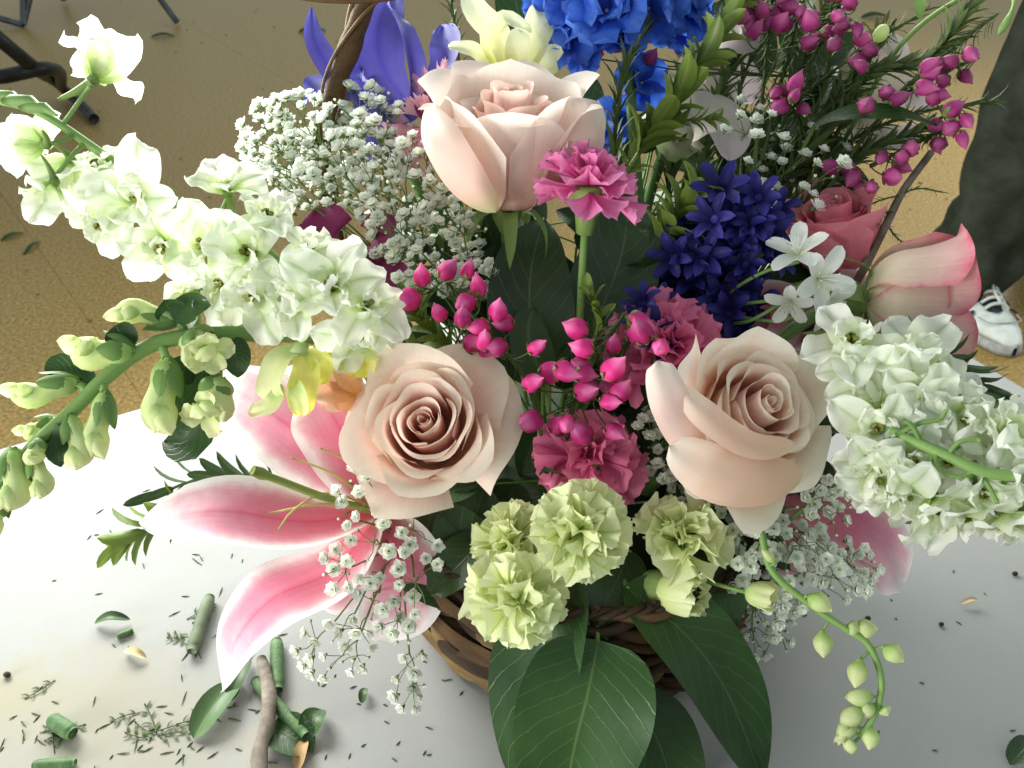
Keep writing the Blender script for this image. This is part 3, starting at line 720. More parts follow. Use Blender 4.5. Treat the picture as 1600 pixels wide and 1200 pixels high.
# ------------------------------------------------------------------ carnation
def car_petal(L, elev, wid, seed, ruf=.16, serr=.05, nu=10, nv=26, droop=0.):
    rs = random.Random(seed); ph = rs.uniform(0, 6); ph2 = rs.uniform(0, 6); fr = rs.uniform(2.2, 3.4)
    T = np.linspace(0, 1, nu+1); S = np.linspace(-1, 1, nv+1)
    G = np.empty((nu+1, nv+1, 3)); e = math.radians(elev)
    zz_ = [serr*(((j*7+seed) % 3)-1)*.5+serr*(.8 if j % 2 else -.8) for j in range(nv+1)]
    for i, t in enumerate(T):
        for j, s in enumerate(S):
            half = wid*(.10+.90*t**1.3)
            f = half*s
            out = t*(1-.12*abs(s)**2.5)
            if i >= nu-1: out += zz_[j]*(1 if i == nu else .3)
            rr = L*out
            n = ruf*L*t**1.6*(math.sin(fr*s*2+ph)+.55*math.sin(fr*s*4.3+ph2))
            ee = e-droop*t*t
            x = rr*math.cos(f); y = rr*math.sin(f)
            G[i, j] = (x*math.cos(ee)-n*math.sin(ee), y+.7*n*math.cos(5*s+ph), x*math.sin(ee)+n*math.cos(ee))
    uu, vv = np.meshgrid(T, S*.5+.5, indexing='ij')
    return MB().grid(G, np.stack([uu, vv], -1)).build('petal')
def carnation(label, base, axis, R, mat, seed=1, group=None, layers=((5, -4, 1.08, .85), (5, 14, 1.0, .8), (4, 36, .80, .85), (4, 56, .68, .9), (3, 78, .56, 1.0)), cal=.9, ruf=.2, serr=.022, stem=True, foot=None, calyx=True, name='carnation', cup=.0):
    axis = nrm(axis); base = np.asarray(base)
    foot_ = stem_to_basket(base-axis*R*cal, axis, foot=foot)
    t = thing(name, label, 'carnation', foot_[-1], group)
    M = basis(base, axis); rs = random.Random(seed)
    if stem: part('stem', MB().tube(foot_, .0021, 7).build('stem'), M_stemlt, t)
    if calyx:
        ps = [base-axis*R*(cal+.02), base-axis*R*cal, base-axis*R*.5, base-axis*R*.12, base+axis*R*.05]
        part('calyx', MB().tube(ps, [.0022, R*.17, R*.23, R*.27, R*.30], 14, lobes=5, lamp=.06).build('calyx'), M_sepal, t)
    k = 0
    for (n, el, Ls, wd) in layers:
        a0 = rs.uniform(0, 6)
        for i in range(n):
            k += 1
            me = car_petal(R*Ls*rs.uniform(.84, 1.12), el+rs.uniform(-13, 13)+cup, wd*rs.uniform(.9, 1.15), seed*100+k, ruf=ruf, serr=serr)
            Mz = Matrix.Rotation(a0+i*2*math.pi/n+rs.uniform(-.15, .15), 4, 'Z')
            part('petal', me, mat, t, M @ Matrix.Translation((0, 0, rs.uniform(-.03, .03)*R)) @ Mz)
    return t

# ------------------------------------------------------------------ shared petal meshes in local space (x along the petal, z = face)
def lp(L, wd, ab, cup=0, rise=0, bend=0, fold=0, ruf=0, rk=5, seed=0, nu=7, nv=6, name='petal', mats=None, edgeroll=0):
    pts = [(0, 0, 0), (L*.35, 0, L*(rise*.35+bend*.12)), (L*.7, 0, L*(rise*.7+bend*.08)), (L, 0, L*(rise-bend*.15))]
    mb = MB(); ribbon(mb, pts, wd, (0, 0, 1), ab, cup=cup, fold=fold, ruf=ruf, rk=rk, seed=seed, nu=nu, nv=nv, edgeroll=edgeroll)
    me = mb.build(name)
    if mats: me.materials.append(mats)
    return me
def euler(az, el, spin=0): return Matrix.Rotation(az, 4, 'Z') @ Matrix.Rotation(-el, 4, 'Y') @ Matrix.Rotation(spin, 4, 'X')

# larkspur floret: spur + sepals + frilled inner petals + dark eye
LK_S = [lp(1.15, .44, (.55, .55), cup=.5, rise=.1, bend=.7, ruf=.26, seed=i, mats=M_lark, nu=15, nv=12) for i in range(5)]
LK_I = [lp(.66, .28, (.7, .35), cup=.8, rise=.2, bend=.5, ruf=.38, rk=7, seed=10+i, mats=M_lark2, nu=12, nv=12) for i in range(4)]
mb = MB(); mb.tube([(0, 0, -.12), (0, 0, -.05), (0, 0, .03), (0, 0, .12)], [.07, .13, .12, .05], 8); mb.tube(spline([(0, 0, -.06), (-.25, 0, -.3), (-.55, 0, -.5)], 8), [.1, .09, .08, .07, .06, .05, .04, .02], 7)
LK_C = mb.build('spur'); LK_C.materials.append(M_sepal)
mb = MB(); rr_ = random.Random(5)
for i in range(9):
    a = rr_.uniform(0, 6.28); q = rr_.uniform(.03, .13); mb.tube([(0, 0, 0), (q*math.cos(a), q*math.sin(a), .2), (q*1.3*math.cos(a), q*1.3*math.sin(a), .3)], [.03, .03, .05], 5)
LK_E = mb.build('stamens'); LK_E.materials.append(M_larkeye)
def larkfloret(par, p, axis, s, seed, spin=None, closed=0.):
    rs = random.Random(seed); M = basis(p, axis) @ Matrix.Rotation(spin if spin is not None else rs.uniform(0, 6.28), 4, 'Z') @ Matrix.Scale(s, 4)
    f = part('floret', LK_C, None, par, M)
    for i in range(5):
        part('petal', LK_S[rs.randrange(5)], None, f, M @ euler(i*1.2566+rs.uniform(-.35, .35), .3+closed+rs.uniform(-.4, .45), rs.uniform(-.4, .4)) @ Matrix.Scale(rs.uniform(.75, 1.15), 4))
    for i in range(3):
        part('inner_petal', LK_I[rs.randrange(4)], None, f, M @ Matrix.Translation((0, 0, .05)) @ euler(i*2.1+.6+rs.uniform(-.4, .4), .75+closed*.5+rs.uniform(-.4, .4), rs.uniform(-.5, .5)) @ Matrix.Scale(rs.uniform(.8, 1.15), 4))
    part('stamens', LK_E, None, f, M @ Matrix.Translation((0, 0, .08)))
    return f
def to_stem(sp, p):   # nearest point on a stem
    d = np.linalg.norm(sp-p, axis=1); return sp[int(d.argmin())]

def sprig(par, sp, L, mesh, n, el=.8, i0=0, i1=1, pairs=True, sc=(1, .7), seed=0, name='leaf', r0=.0008):
    """leaves along a spline sp (world), meshes are unit length along x"""
    rs = random.Random(seed); m = len(sp)
    for k in range(n):
        u = i0+(i1-i0)*k/max(1, n-1); x = u*(m-1); i = min(int(x), m-2); p = sp[i]+(sp[i+1]-sp[i])*(x-i); t = nrm(sp[i+1]-sp[i])
        a = k*2.4+rs.uniform(-.4, .4)
        Bm = basis(p, t)
        s = L*(sc[0]+(sc[1]-sc[0])*u)*rs.uniform(.8, 1.15)
        for q in range(2 if pairs else 1):
            part(name, mesh[rs.randrange(len(mesh))], None, par, Bm @ euler(a+q*math.pi+rs.uniform(-.2, .2), (math.pi/2-el)+rs.uniform(-.2, .2)) @ Matrix.Scale(s, 4))
LF_box = [lp(1, .21, (.5, .6), cup=.5, rise=.0, bend=.5, seed=i, mats=M_leafyl, nu=6, nv=4, name='leaf', fold=.15) for i in range(3)]
LF_ol = [lp(1, .14, (.5, .6), cup=.3, bend=.5, seed=i, mats=M_leafol, nu=6, nv=4, name='leaf', fold=.15) for i in range(3)]
LF_nd = [lp(1, .055, (.4, .6), bend=.6, seed=i, mats=M_needle, nu=4, nv=2, name='leaf', fold=.3) for i in range(3)]

LF_nd2 = [lp(1, .085, (.4, .6), bend=.5, seed=i, mats=M_needle, nu=5, nv=2, name='leaf', fold=.3) for i in range(3)]
# boronia bud: four closed petals
def budmesh(mat, seed):
    mb = MB(); n = 16; rs = random.Random(seed)
    zs = np.array([0, .09, .25, .47, .70, .90, 1.06, 1.20, 1.30]); rr = np.array([.12, .31, .42, .45, .40, .29, .15, .06, .005])*rs.uniform(.92, 1.08)
    a = np.arange(n)/n*2*math.pi
    G = np.array([[[(r*(1-.2*abs(math.cos(2*x+z*.5))**5))*math.cos(x), (r*(1-.2*abs(math.cos(2*x+z*.5))**5))*math.sin(x), z] for x in a] for z, r in zip(zs, rr)])
    uu, vv = np.meshgrid(zs, a/6.283, indexing='ij')
    mb.grid(G, np.stack([uu, vv], -1), wrap=True)
    me = mb.build('bud'); me.materials.append(mat); return me
BUDS = [budmesh(M_bud, i) for i in range(3)]; BUDS2 = [budmesh(M_bud2, i) for i in range(3)]
mb = MB(); mb.tube([(0, 0, -.12), (0, 0, 0), (0, 0, .08)], [.05, .17, .26], 8)
for i in range(4):
    a = i*1.571; ribbon(mb, [(.16*math.cos(a), .16*math.sin(a), .0), (.44*math.cos(a), .44*math.sin(a), .16), (.52*math.cos(a), .52*math.sin(a), .34)], .14, (-math.cos(a), -math.sin(a), .3), (.3, .8), nu=3, nv=2)
BUDCAL = mb.build('bud_calyx'); BUDCAL.materials.append(M_sepal)
def boronia(label, stems, buds, S, group, mats, seed, needles=40, nl=.012, foot=None, cat='pink bud sprig'):
    """stems: list of world polylines; buds: list of (pos, axis, size)"""
    rs = random.Random(seed)
    sp0 = [spline(s_, 24) for s_ in stems]
    t = thing('bud_sprig', label, cat, sp0[0][-1], group)
    mb = MB()
    for i, s_ in enumerate(sp0): mb.tube(s_, np.linspace(.0009, .0016, 24), 5)
    allp = np.concatenate(sp0)
    for (p, ax, s) in buds:
        q = to_stem(allp, p-nrm(ax)*s*.5); b0 = p-nrm(ax)*s*.1
        mb.tube(spline([b0, b0*.6+q*.4-nrm(ax)*.003, q], 6), .0005, 4)
    part('stem', mb.build('stem'), M_needle, t)
    for (p, ax, s) in buds:
        M = basis(p, ax) @ Matrix.Rotation(rs.uniform(0, 6), 4, 'Z') @ Matrix.Scale(s, 4)
        b = part('bud', mats[rs.randrange(3)], None, t, M); part('bud_calyx', BUDCAL, None, b, M)
    for s_ in sp0: sprig(t, s_, nl, LF_nd, needles//len(sp0), el=.7, i0=0, i1=.75, seed=seed)
    return t

# baby's breath bloom
def gypbloom(seed, open_=True):
    rs = random.Random(seed); mb = MB()
    for lay, (n, el, L) in enumerate(((7, .35, 1.), (7, .8, .95), (6, 1.15, .85)) if open_ else ((5, 1.35, .8),)):
        for i in range(n):
            a = i*2*math.pi/n+lay*.5+rs.uniform(-.25, .25); e = el+rs.uniform(-.2, .2); l = L*rs.uniform(.85, 1.1)
            d = np.array([math.cos(a)*math.cos(e), math.sin(a)*math.cos(e), math.sin(e)]); nn = np.array([-math.cos(a)*math.sin(e), -math.sin(a)*math.sin(e), math.cos(e)])
            ribbon(mb, [d*.05, d*.6*l-nn*.10, d*l], .40*L if open_ else .3, nn, (.6, .3), cup=.6, nu=3, nv=2)
    me = mb.build('bloom'); me.materials.append(M_gyp); return me
GYP = [gypbloom(i) for i in range(5)]+[gypbloom(9, False)]
mb = MB(); mb.tube([(0, 0, -.5), (0, 0, -.2), (0, 0, .15)], [.08, .24, .34], 6); GYC = mb.build('bloom_calyx'); GYC.materials.append(M_gypst)
def gypsophila(label, root, pts, seed, s=.0042, hubs=9, group="baby's breath sprays", sag=0, fine=.00028):
    rs = random.Random(seed)
    t = thing('babys_breath', label, "baby's breath", root, group)
    pts = np.array(pts); n = len(pts)
    hi = rs.sample(range(n), hubs); H = pts[hi]
    for _ in range(4):
        lab = np.linalg.norm(pts[:, None]-H[None], axis=2).argmin(1)
        H = np.array([pts[lab == k].mean(0) if (lab == k).any() else H[k] for k in range(hubs)])
    mb = MB(); cen = pts.mean(0)
    mid = root*.45+cen*.55
    mb.tube(spline([root, root*.7+mid*.3+[0, 0, .01], mid], 10), .0010, 5)
    for k in range(hubs):
        q = pts[lab == k]
        if not len(q): continue
        h = H[k]*.78+mid*.22
        mb.tube(spline([mid, (mid+h)/2+[rs.uniform(-.004, .004), 0, .006], h], 8), .0006, 4)
        m2 = max(1, len(q)//4); SH = q[rs.sample(range(len(q)), m2)]; l2 = np.linalg.norm(q[:, None]-SH[None], axis=2).argmin(1)
        for j in range(m2):
            qq = q[l2 == j]
            if not len(qq): continue
            sh_ = qq.mean(0)*.65+h*.35
            mb.tube(spline([h, (h+sh_)/2+[rs.uniform(-.002, .002), rs.uniform(-.002, .002), .002], sh_], 5), .0004, 4)
            for p in qq: 
                m_ = (sh_+p)/2+np.array([rs.uniform(-.0015, .0015), rs.uniform(-.0015, .0015), rs.uniform(-.001, .002)])
                mb.tube([sh_, m_, p], fine, 3)
    part('stem', mb.build('stem'), M_gypst, t)
    for i, p in enumerate(pts):
        ax = nrm(nrm(p-mid)*.9+V(rs.uniform(-.6, .6), .3+rs.uniform(-.4, .4), .7+rs.uniform(-.4, .4)))
        small = rs.random() < .22
        M = basis(p, ax) @ Matrix.Rotation(rs.uniform(0, 6), 4, 'Z') @ Matrix.Scale(s*(rs.uniform(.75, 1.15) if not small else rs.uniform(.45, .6)), 4)
        b = part('bloom', GYP[rs.randrange(5)] if not small else GYP[5], None, t, M)
        part('bloom_calyx', GYC, None, b, M)
    return t
def cloud(ells, n, seed, dmin=9):
    """n world points inside (cx,cy,rx,ry,d0,d1) ellipsoids, kept apart"""
    rs = random.Random(seed); out = []; px = []
    tot = sum(e[2]*e[3] for e in ells); tries = 0
    while len(out) < n and tries < n*60:
        tries += 1; x = rs.uniform(0, tot)
        for e in ells:
            x -= e[2]*e[3]
            if x <= 0: break
        a = rs.uniform(0, 6.283); r = math.sqrt(rs.random())
        X = e[0]+e[2]*r*math.cos(a); Y = e[1]+e[3]*r*math.sin(a)
        if any((X-q[0])**2+(Y-q[1])**2 < dmin*dmin for q in px): continue
        px.append((X, Y)); out.append(P(X, Y, rs.uniform(e[4], e[5])))
    return out

def pp(lst): return [P(*q) for q in lst]
def leaf(par, pts, wd, normal, mat, ab=(.55, .75), cup=.35, fold=.12, seed=0, ruf=.06, name='leaf', nu=18, nv=10, n2=None, edgeroll=0):
    mb = MB(); ribbon(mb, pts, wd, normal, ab, cup=cup, fold=fold, ruf=ruf, seed=seed, nu=nu, nv=nv, rk=4, n2=n2, edgeroll=edgeroll)
    return part(name, mb.build(name), mat, par)
# ================================================================== ROSES
rose('large ivory and blush rose standing highest, its heart tilted up, above the small pink carnation', P(797, 150, .482), V(.03, .84, .54), .070, M_roseA, M_roseA2,
     [dict(az=272, am=84, at=82, ae=20, Lw=.040, Lr=.010, half=60, tip=.10, side=.1, R=.031),
      dict(az=325, am=84, at=84, ae=20, Lw=.042, Lr=.014, half=54, tip=.25, side=.1, R=.032),
      dict(az=212, am=80, at=80, ae=-10, Lw=.044, Lr=.014, half=56, tip=.25, side=.15, R=.031),
      dict(az=158, am=78, at=72, ae=0, Lw=.046, Lr=.018, half=60, tip=.12, side=.25, R=.032, ruf=.09),
      dict(az=22, am=78, at=70, ae=20, Lw=.046, Lr=.018, half=60, tip=.22, side=.25, R=.032, ruf=.09),
      dict(az=90, am=84, at=80, ae=30, Lw=.048, Lr=.018, half=60, tip=.2, side=.1, R=.030),
      dict(az=125, am=80, at=74, ae=10, Lw=.047, Lr=.016, half=58, tip=.05, side=.2, R=.031, ruf=.09),
      dict(az=56, am=80, at=74, ae=10, Lw=.047, Lr=.016, half=58, tip=.05, side=.2, R=.031, ruf=.09),
      dict(az=196, am=74, at=74, ae=-50, Lw=.036, Lr=.024, half=44, tip=.45, side=.3, R=.034),
      dict(az=345, am=76, at=72, ae=-20, Lw=.040, Lr=.020, half=44, tip=.45, side=.25, R=.033)], Rc=.027, seed=3, ncup=11, sc=.90)
rose('open peach rose facing the viewer at the centre left, beside the pink lily', P(660, 655, .445), V(-.06, .28, .95), .045, M_roseB, M_roseB2,
     [dict(az=100, am=72, at=56, ae=10, Lw=.020, Lr=.014, half=60, tip=.0, side=.1),
      dict(az=190, am=72, at=56, ae=0, Lw=.018, Lr=.016, half=56, tip=.05, side=.1),
      dict(az=270, am=74, at=62, ae=-10, Lw=.016, Lr=.012, half=60, tip=.0, side=.15),
      dict(az=320, am=74, at=60, ae=-10, Lw=.016, Lr=.014, half=52, tip=.1, side=.15),
      dict(az=50, am=52, at=26, ae=-10, Lw=.020, Lr=.020, half=52, tip=.1, side=.2, z0=-.003),
      dict(az=5, am=50, at=20, ae=-60, Lw=.020, Lr=.024, half=52, tip=.25, side=.4, z0=-.004),
      dict(az=238, am=48, at=14, ae=-20, Lw=.020, Lr=.026, half=50, tip=.45, side=.2, z0=-.005),
      dict(az=160, am=52, at=26, ae=-30, Lw=.016, Lr=.020, half=50, tip=.1, side=.2, z0=-.004)], Rc=.030, seed=5, ncup=12, sc=.87)
rose('open cream peach rose on the right, one pale petal thrust out to its left', P(1205, 628, .445), V(.30, .32, .88), .046, M_roseC, M_roseB2,
     [dict(az=100, am=76, at=62, ae=10, Lw=.026, Lr=.014, half=56, tip=.15, side=.1),
      dict(az=20, am=72, at=56, ae=0, Lw=.022, Lr=.014, half=52, tip=.1, side=.1),
      dict(az=300, am=66, at=46, ae=-10, Lw=.020, Lr=.020, half=54, tip=.1, side=.2),
      dict(az=215, am=70, at=56, ae=-50, Lw=.028, Lr=.016, half=46, tip=.35, side=.4),
      dict(az=166, am=52, at=44, ae=30, Lw=.046, Lr=.012, half=36, tip=.1, side=.3, z0=-.004),
      dict(az=262, am=50, at=16, ae=-20, Lw=.032, Lr=.024, half=46, tip=.45, side=.3, z0=-.006),
      dict(az=228, am=52, at=28, ae=-40, Lw=.034, Lr=.022, half=44, tip=.4, side=.3, z0=-.005),
      dict(az=130, am=66, at=50, ae=0, Lw=.026, Lr=.014, half=50, tip=.2, side=.1)], Rc=.030, seed=8, ncup=12, sc=.86)
ROSE_C = bpy.data.objects['rose.002']
for q, wd_, n1, ab, cu, mt in (([(1120, 745, .437), (1080, 690, .428), (1048, 628, .423), (1028, 564, .430)], .0108, (-.2, .35, .9), (.4, .26), -.7, M_roseA), ([(1240, 690, .436), (1180, 690, .426), (1110, 650, .422), (1060, 600, .427)], .0095, (-.1, .6, .8), (.45, .5), -.6, M_roseC),
        ([(1255, 740, .440), (1190, 752, .429), (1115, 740, .424), (1046, 696, .426)], .0150, (-.15, -.1, .95), (.5, .42), -.4, M_roseC)):
    mb = MB(); ribbon(mb, pp(q), wd_, V(*n1), ab, cup=cu, ruf=.08, nu=22, nv=14, seed=3)
    part('petal', mb.build('petal'), mt, ROSE_C)
ROSE_A = bpy.data.objects['rose']
for q, wd_, n1, ab, cu in (([(775, 332, .476), (728, 285, .463), (690, 225, .458), (664, 170, .467)], .0125, (-.55, .2, .8), (.5, .45), -.5), ([(850, 300, .488), (892, 240, .478), (914, 195, .475), (932, 158, .484)], .0165, (.45, .2, .85), (.5, .45), -.4)):
    mb = MB(); ribbon(mb, pp(q), wd_, V(*n1), ab, cup=cu, ruf=.08, nu=22, nv=14, seed=5)
    part('petal', mb.build('petal'), M_roseA, ROSE_A)
rose('half open blush rose with pink petal rims at the far right', P(1482, 470, .515), V(.93, -.02, .22), .046, M_roseD, M_roseD,
     [dict(az=a, am=84, at=84-q, ae=20-q*6, Lw=.026, Lr=.012, half=68, tip=.15, side=.12, ruf=.07, R=.0245+q*.0004) for a, q in ((0, 0), (72, 3), (150, 6), (225, 10), (300, 15), (100, 18), (20, 17))], Rc=.023, seed=12, ncup=9, group='pink toned roses')
rose('deep pink rose half hidden under the small waxy blooms at the right', P(1298, 322, .565), V(-.25, .75, .5), .045, M_roseE, M_roseE,
     [dict(az=a, am=82, at=80-q*.6, ae=40-q, Lw=.026, Lr=.010, half=62, tip=.1, side=.15, R=.021+q*.0003) for a, q in ((0, 0), (80, 6), (160, 8), (240, 12), (300, 18), (200, 22))], Rc=.019, seed=14, ncup=9, group='pink toned roses')

# ================================================================== CARNATIONS
carnation('small bright pink carnation just under the highest rose', P(920, 292, .465), V(.05, .90, .42), .0265, M_carp, 21, 'pink carnations',
          layers=((5, -8, 1.2, .52), (6, 12, 1.0, .6), (6, 38, .88, .55), (5, 60, .8, .5), (4, 78, .7, .5)), cal=.95, ruf=.12)
carnation('rose pink carnation behind the centre bud sprig, under the dark blue star flowers', P(1045, 545, .51), V(.15, .4, .9), .034, M_card, 22, 'pink carnations', ruf=.14)
carnation('dusky rose carnation in shade right above the green carnations', P(920, 712, .512), V(.0, .35, .93), .0305, M_card, 23, 'pink carnations', ruf=.14)
carnation('cream green carnation, the topmost and largest of the green ones', P(905, 828, .462), V(.02, .20, .97), .0272, M_carg, 31, 'green carnations')
carnation('cream green carnation at the lower left of the green cluster', P(812, 936, .468), V(-.12, .02, .98), .0272, M_carg, 32, 'green carnations')
carnation('small cream green carnation at the right of the green cluster, seen from its side', P(1062, 842, .485), V(.12, .75, .62), .025, M_carg, 33, 'green carnations',
          layers=((5, 8, 1.05, .75), (6, 30, 1.0, .7), (5, 52, .95, .7), (4, 72, .85, .7)))
carnation('green carnation behind the lower left one, in shade', P(800, 850, .505), V(-.3, .5, .8), .024, M_carg, 34, 'green carnations', layers=((6, 10, 1, .6), (7, 35, .9, .6), (5, 65, .8, .6)))
# tight green carnation bud
M = basis(P(1030, 918, .495), V(.75, -.1, .65))
t = thing('carnation_bud', 'tight round cream green carnation bud below the small green carnation', 'carnation bud', P(1030, 918, .495), 'green carnations')
cb = P(1030, 918, .495); ax = V(.75, -.1, .65)
part('calyx', MB().tube([cb-ax*.014, cb-ax*.008, cb, cb+ax*.006], [.002, .008, .0105, .0095], 12).build('calyx'), M_sepal, t)
for i in range(12):
    part('petal', rose_petal(.0125-.0005*i*.5, 84, 96+i, 110, .012+.0004*i, .004, 42, k=.15, spiral=.1, ruf=.16, seed=300+i, nu=10, nv=10), M_carg, t, M @ Matrix.Rotation(i*2.4, 4, 'Z'))
part('stem', MB().tube(stem_to_basket(cb-ax*.014, ax), .002, 7).build('stem'), M_stemlt, t)
carnation('pale pink carnation behind the highest rose, its notched petals pointing left', P(690, 205, .545), V(-.75, .2, .6), .036, M_carl, 35, 'pink carnations', layers=((4, 10, 1, .4), (5, 30, 1.1, .36), (4, 55, .9, .35)), ruf=.08, serr=.07)

# ================================================================== LILIES
def lily(label, root, petals, mat, pist=None, stam=(), foot=None, group='pink lilies', axis=None):
    root = np.asarray(root); ax = nrm(axis if axis is not None else V(-.3, .2, .9))
    sp = stem_to_basket(root-ax*.01, ax, foot=foot)
    t = thing('lily', label, 'lily', sp[-1], group)
    part('stem', MB().tube(sp, .004, 8).build('stem'), M_green, t)
    part('throat', MB().tube([root-ax*.012, root-ax*.004, root+ax*.004], [.004, .007, .005], 10).build('throat'), M_sepal, t)
    for i, (pts, wd, n1, n2, ab, cup, ruf) in enumerate(petals):
        mb = MB(); ribbon(mb, pp(pts), wd, V(*n1), ab, cup=cup, ruf=ruf, rk=4, nu=30, nv=16, n2=V(*n2), seed=i+4, fold=-.10)
        part('petal', mb.build('petal'), mat, t)
    if pist:
        q = spline(pp(pist), 14); part('pistil', MB().tube(q, [.0022]*12+[.0034, .0026], 8).build('pistil'), M_pist, t)
    for s_ in stam:
        q = spline(pp(s_), 12); part('filament', MB().tube(q, np.linspace(.0009, .0005, 12), 5).build('filament'), M_filam, t)
    return t
LR = (595, 800, .50)
lily('large white-edged pink lily spreading over the table at the left', P(*LR), [
    ([LR, (480, 815, .475), (340, 798, .46), (218, 818, .465)], .0235, (0, .85, .5), (0, .5, .85), (.75, .75), .5, .05),
    ([LR, (520, 890, .485), (425, 935, .465), (368, 1000, .47), (348, 1080, .48)], .0225, (-.35, .5, .8), (-.5, .3, .8), (.6, .8), .35, .06),
    ([LR, (520, 720, .50), (430, 650, .50), (335, 590, .525)], .027, (-.3, .2, .9), (-.5, .0, .8), (.7, .7), .3, .05),
    ([LR, (560, 720, .495), (510, 630, .485), (470, 545, .51)], .029, (-.2, 0, 1), (-.4, -.2, .9), (.7, .8), .3, .05),
    ([LR, (620, 860, .50), (630, 920, .51), (590, 1000, .525)], .026, (.2, .2, .9), (.3, .1, .9), (.6, .5), .4, .08),
    ([LR, (560, 860, .505), (520, 920, .515), (490, 930, .53)], .018, (-.1, .1, .9), (-.1, .1, .9), (.6, .6), .3, .08)],
    M_lily, pist=[(590, 800, .49), (510, 778, .465), (440, 752, .45), (395, 735, .44)],
    stam=[[(590, 795, .488), (520, 740, .465), (455, 715, .455)], [(590, 797, .488), (500, 788, .46), (420, 802, .452)], [(590, 797, .488), (510, 770, .465), (455, 800, .452), (435, 828, .45)],
          [(590, 792, .488), (540, 720, .47), (500, 700, .46)], [(592, 790, .488), (560, 730, .475), (530, 690, .465)]], axis=V(-.6, .1, .75))
lily('deep pink lily low at the right behind the right white spray', P(1210, 770, .55), [
    ([(1210, 770, .55), (1290, 800, .54), (1370, 850, .535), (1405, 925, .54)], .023, (.1, .3, .9), (.3, .1, .9), (.6, .45), .3, .08),
    ([(1210, 770, .55), (1300, 760, .56), (1390, 800, .57)], .016, (.1, .5, .8), (.1, .5, .8), (.6, .7), .3, .08),
    ([(1210, 770, .55), (1220, 850, .545), (1280, 900, .55)], .016, (0, .2, .9), (0, .2, .9), (.6, .7), .3, .08)], M_lily2, axis=V(.5, .3, .8))
lily('dusty pink lily behind the open cream rose, below the white star blooms', P(1180, 520, .58), [
    ([(1180, 520, .58), (1260, 505, .57), (1330, 470, .565), (1372, 540, .56)], .022, (.1, .3, .9), (.5, .1, .9), (.6, .5), .5, .06),
    ([(1180, 520, .58), (1200, 480, .575), (1240, 500, .57), (1262, 560, .57)], .02, (.1, .3, .9), (.1, .1, .9), (.5, .5), .3, .06),
    ([(1300, 600, .57), (1340, 560, .56), (1370, 500, .56), (1350, 465, .56)], .015, (.1, .3, .9), (.1, .1, .9), (.5, .5), .3, .06)], M_lily2, axis=V(.3, .5, .7))
lily('pale blush lily behind the leafy green sprig at the upper right', P(1060, 200, .60), [
    ([(1040, 250, .60), (1080, 190, .585), (1130, 200, .575), (1138, 250, .57)], .022, (.1, .3, .9), (.5, .1, .9), (.5, .5), .5, .06),
    ([(1060, 200, .60), (1110, 110, .60), (1150, 120, .60), (1190, 150, .61)], .022, (.1, .3, .9), (.1, .1, .9), (.6, .6), .3, .06),
    ([(1060, 150, .60), (1120, 60, .59), (1160, 62, .58), (1190, 52, .59)], .012, (.1, .3, .9), (.1, .1, .9), (.6, .6), .3, .06)], M_lilyw, axis=V(.3, .5, .7), group='pale lilies')
lily('pale blush lily behind the dusky bud sprig at the far upper right', P(1330, 190, .62), [
    ([(1300, 215, .62), (1345, 205, .60), (1400, 215, .60), (1440, 195, .61)], .011, (0, .3, .9), (0, .3, .9), (.5, .6), .3, .06),
    ([(1320, 150, .62), (1350, 110, .61), (1390, 80, .60), (1410, 110, .60)], .017, (0, .3, .9), (0, .3, .9), (.5, .6), .4, .06),
    ([(1330, 190, .62), (1380, 150, .61), (1430, 150, .60), (1445, 175, .6)], .016, (0, .3, .9), (0, .3, .9), (.5, .6), .4, .06)], M_lilyw, axis=V(.3, .5, .7), group='pale lilies')

# ================================================================== LARKSPUR, left white spray
lk = spline(pp([(660, 560, .52), (600, 480, .485), (450, 420, .47), (300, 335, .465), (160, 240, .46), (60, 175, .455), (0, 158, .455), (-60, 150, .455)]), 40)
t = thing('larkspur', 'tall white larkspur spray arching up to the left edge', 'larkspur', stem_to_basket(lk[0], V(-.5, .3, .5))[-1], 'white larkspur sprays')
part('stem', MB().tube(lk, np.linspace(.0032, .0018, 40), 8).build('stem'), M_stemlt, t)
part('stem', MB().tube(stem_to_basket(lk[0], lk[1]-lk[0]), .0032, 8).build('stem'), M_stemlt, t)
mbp_ = MB()
FL = [(572, 484, .452, .25, .45, .85, 66), (520, 455, .455, .0, .3, .95, 72), (455, 470, .455, -.1, -.2, .95, 66), (480, 400, .46, .3, .6, .7, 60), (400, 460, .455, -.2, -.3, .9, 70), (355, 445, .46, -.5, -.1, .85, 60),
      (420, 350, .46, .2, .7, .7, 64), (355, 300, .462, .1, .8, .6, 66), (330, 385, .452, -.3, -.1, .9, 66), (260, 380, .455, -.2, -.4, .9, 64), (390, 400, .45, 0, .1, 1, 62), (215, 310, .452, .1, .0, .98, 72), (170, 345, .455, -.3, -.5, .8, 64),
      (160, 270, .462, -.2, .5, .7, 56), (110, 250, .46, -.5, -.4, -.5, 66), (70, 225, .452, -.85, .1, -.3, 72), (145, 125, .455, .25, .9, -.35, 82), (85, 285, .452, -.4, -.9, -.3, 60),
      (310, 450, .465, -.4, .2, .8, 56), (560, 520, .46, .1, -.4, .9, 58), (592, 508, .46, .7, .0, .7, 46)]
for i, (x, y, d, a, b, c_, s) in enumerate(FL):
    p = P(x, y, d); ax = V(a, b, c_); sz = s*1.03/FPX*d
    larkfloret(t, p, ax, sz, 40+i, closed=.35 if c_ < 0 else 0)
    q = to_stem(lk, p-nrm(ax)*.01); mbp_.tube(spline([q, (q+p)/2-nrm(ax)*.004, p-nrm(ax)*sz*.15], 7), .0012, 6)
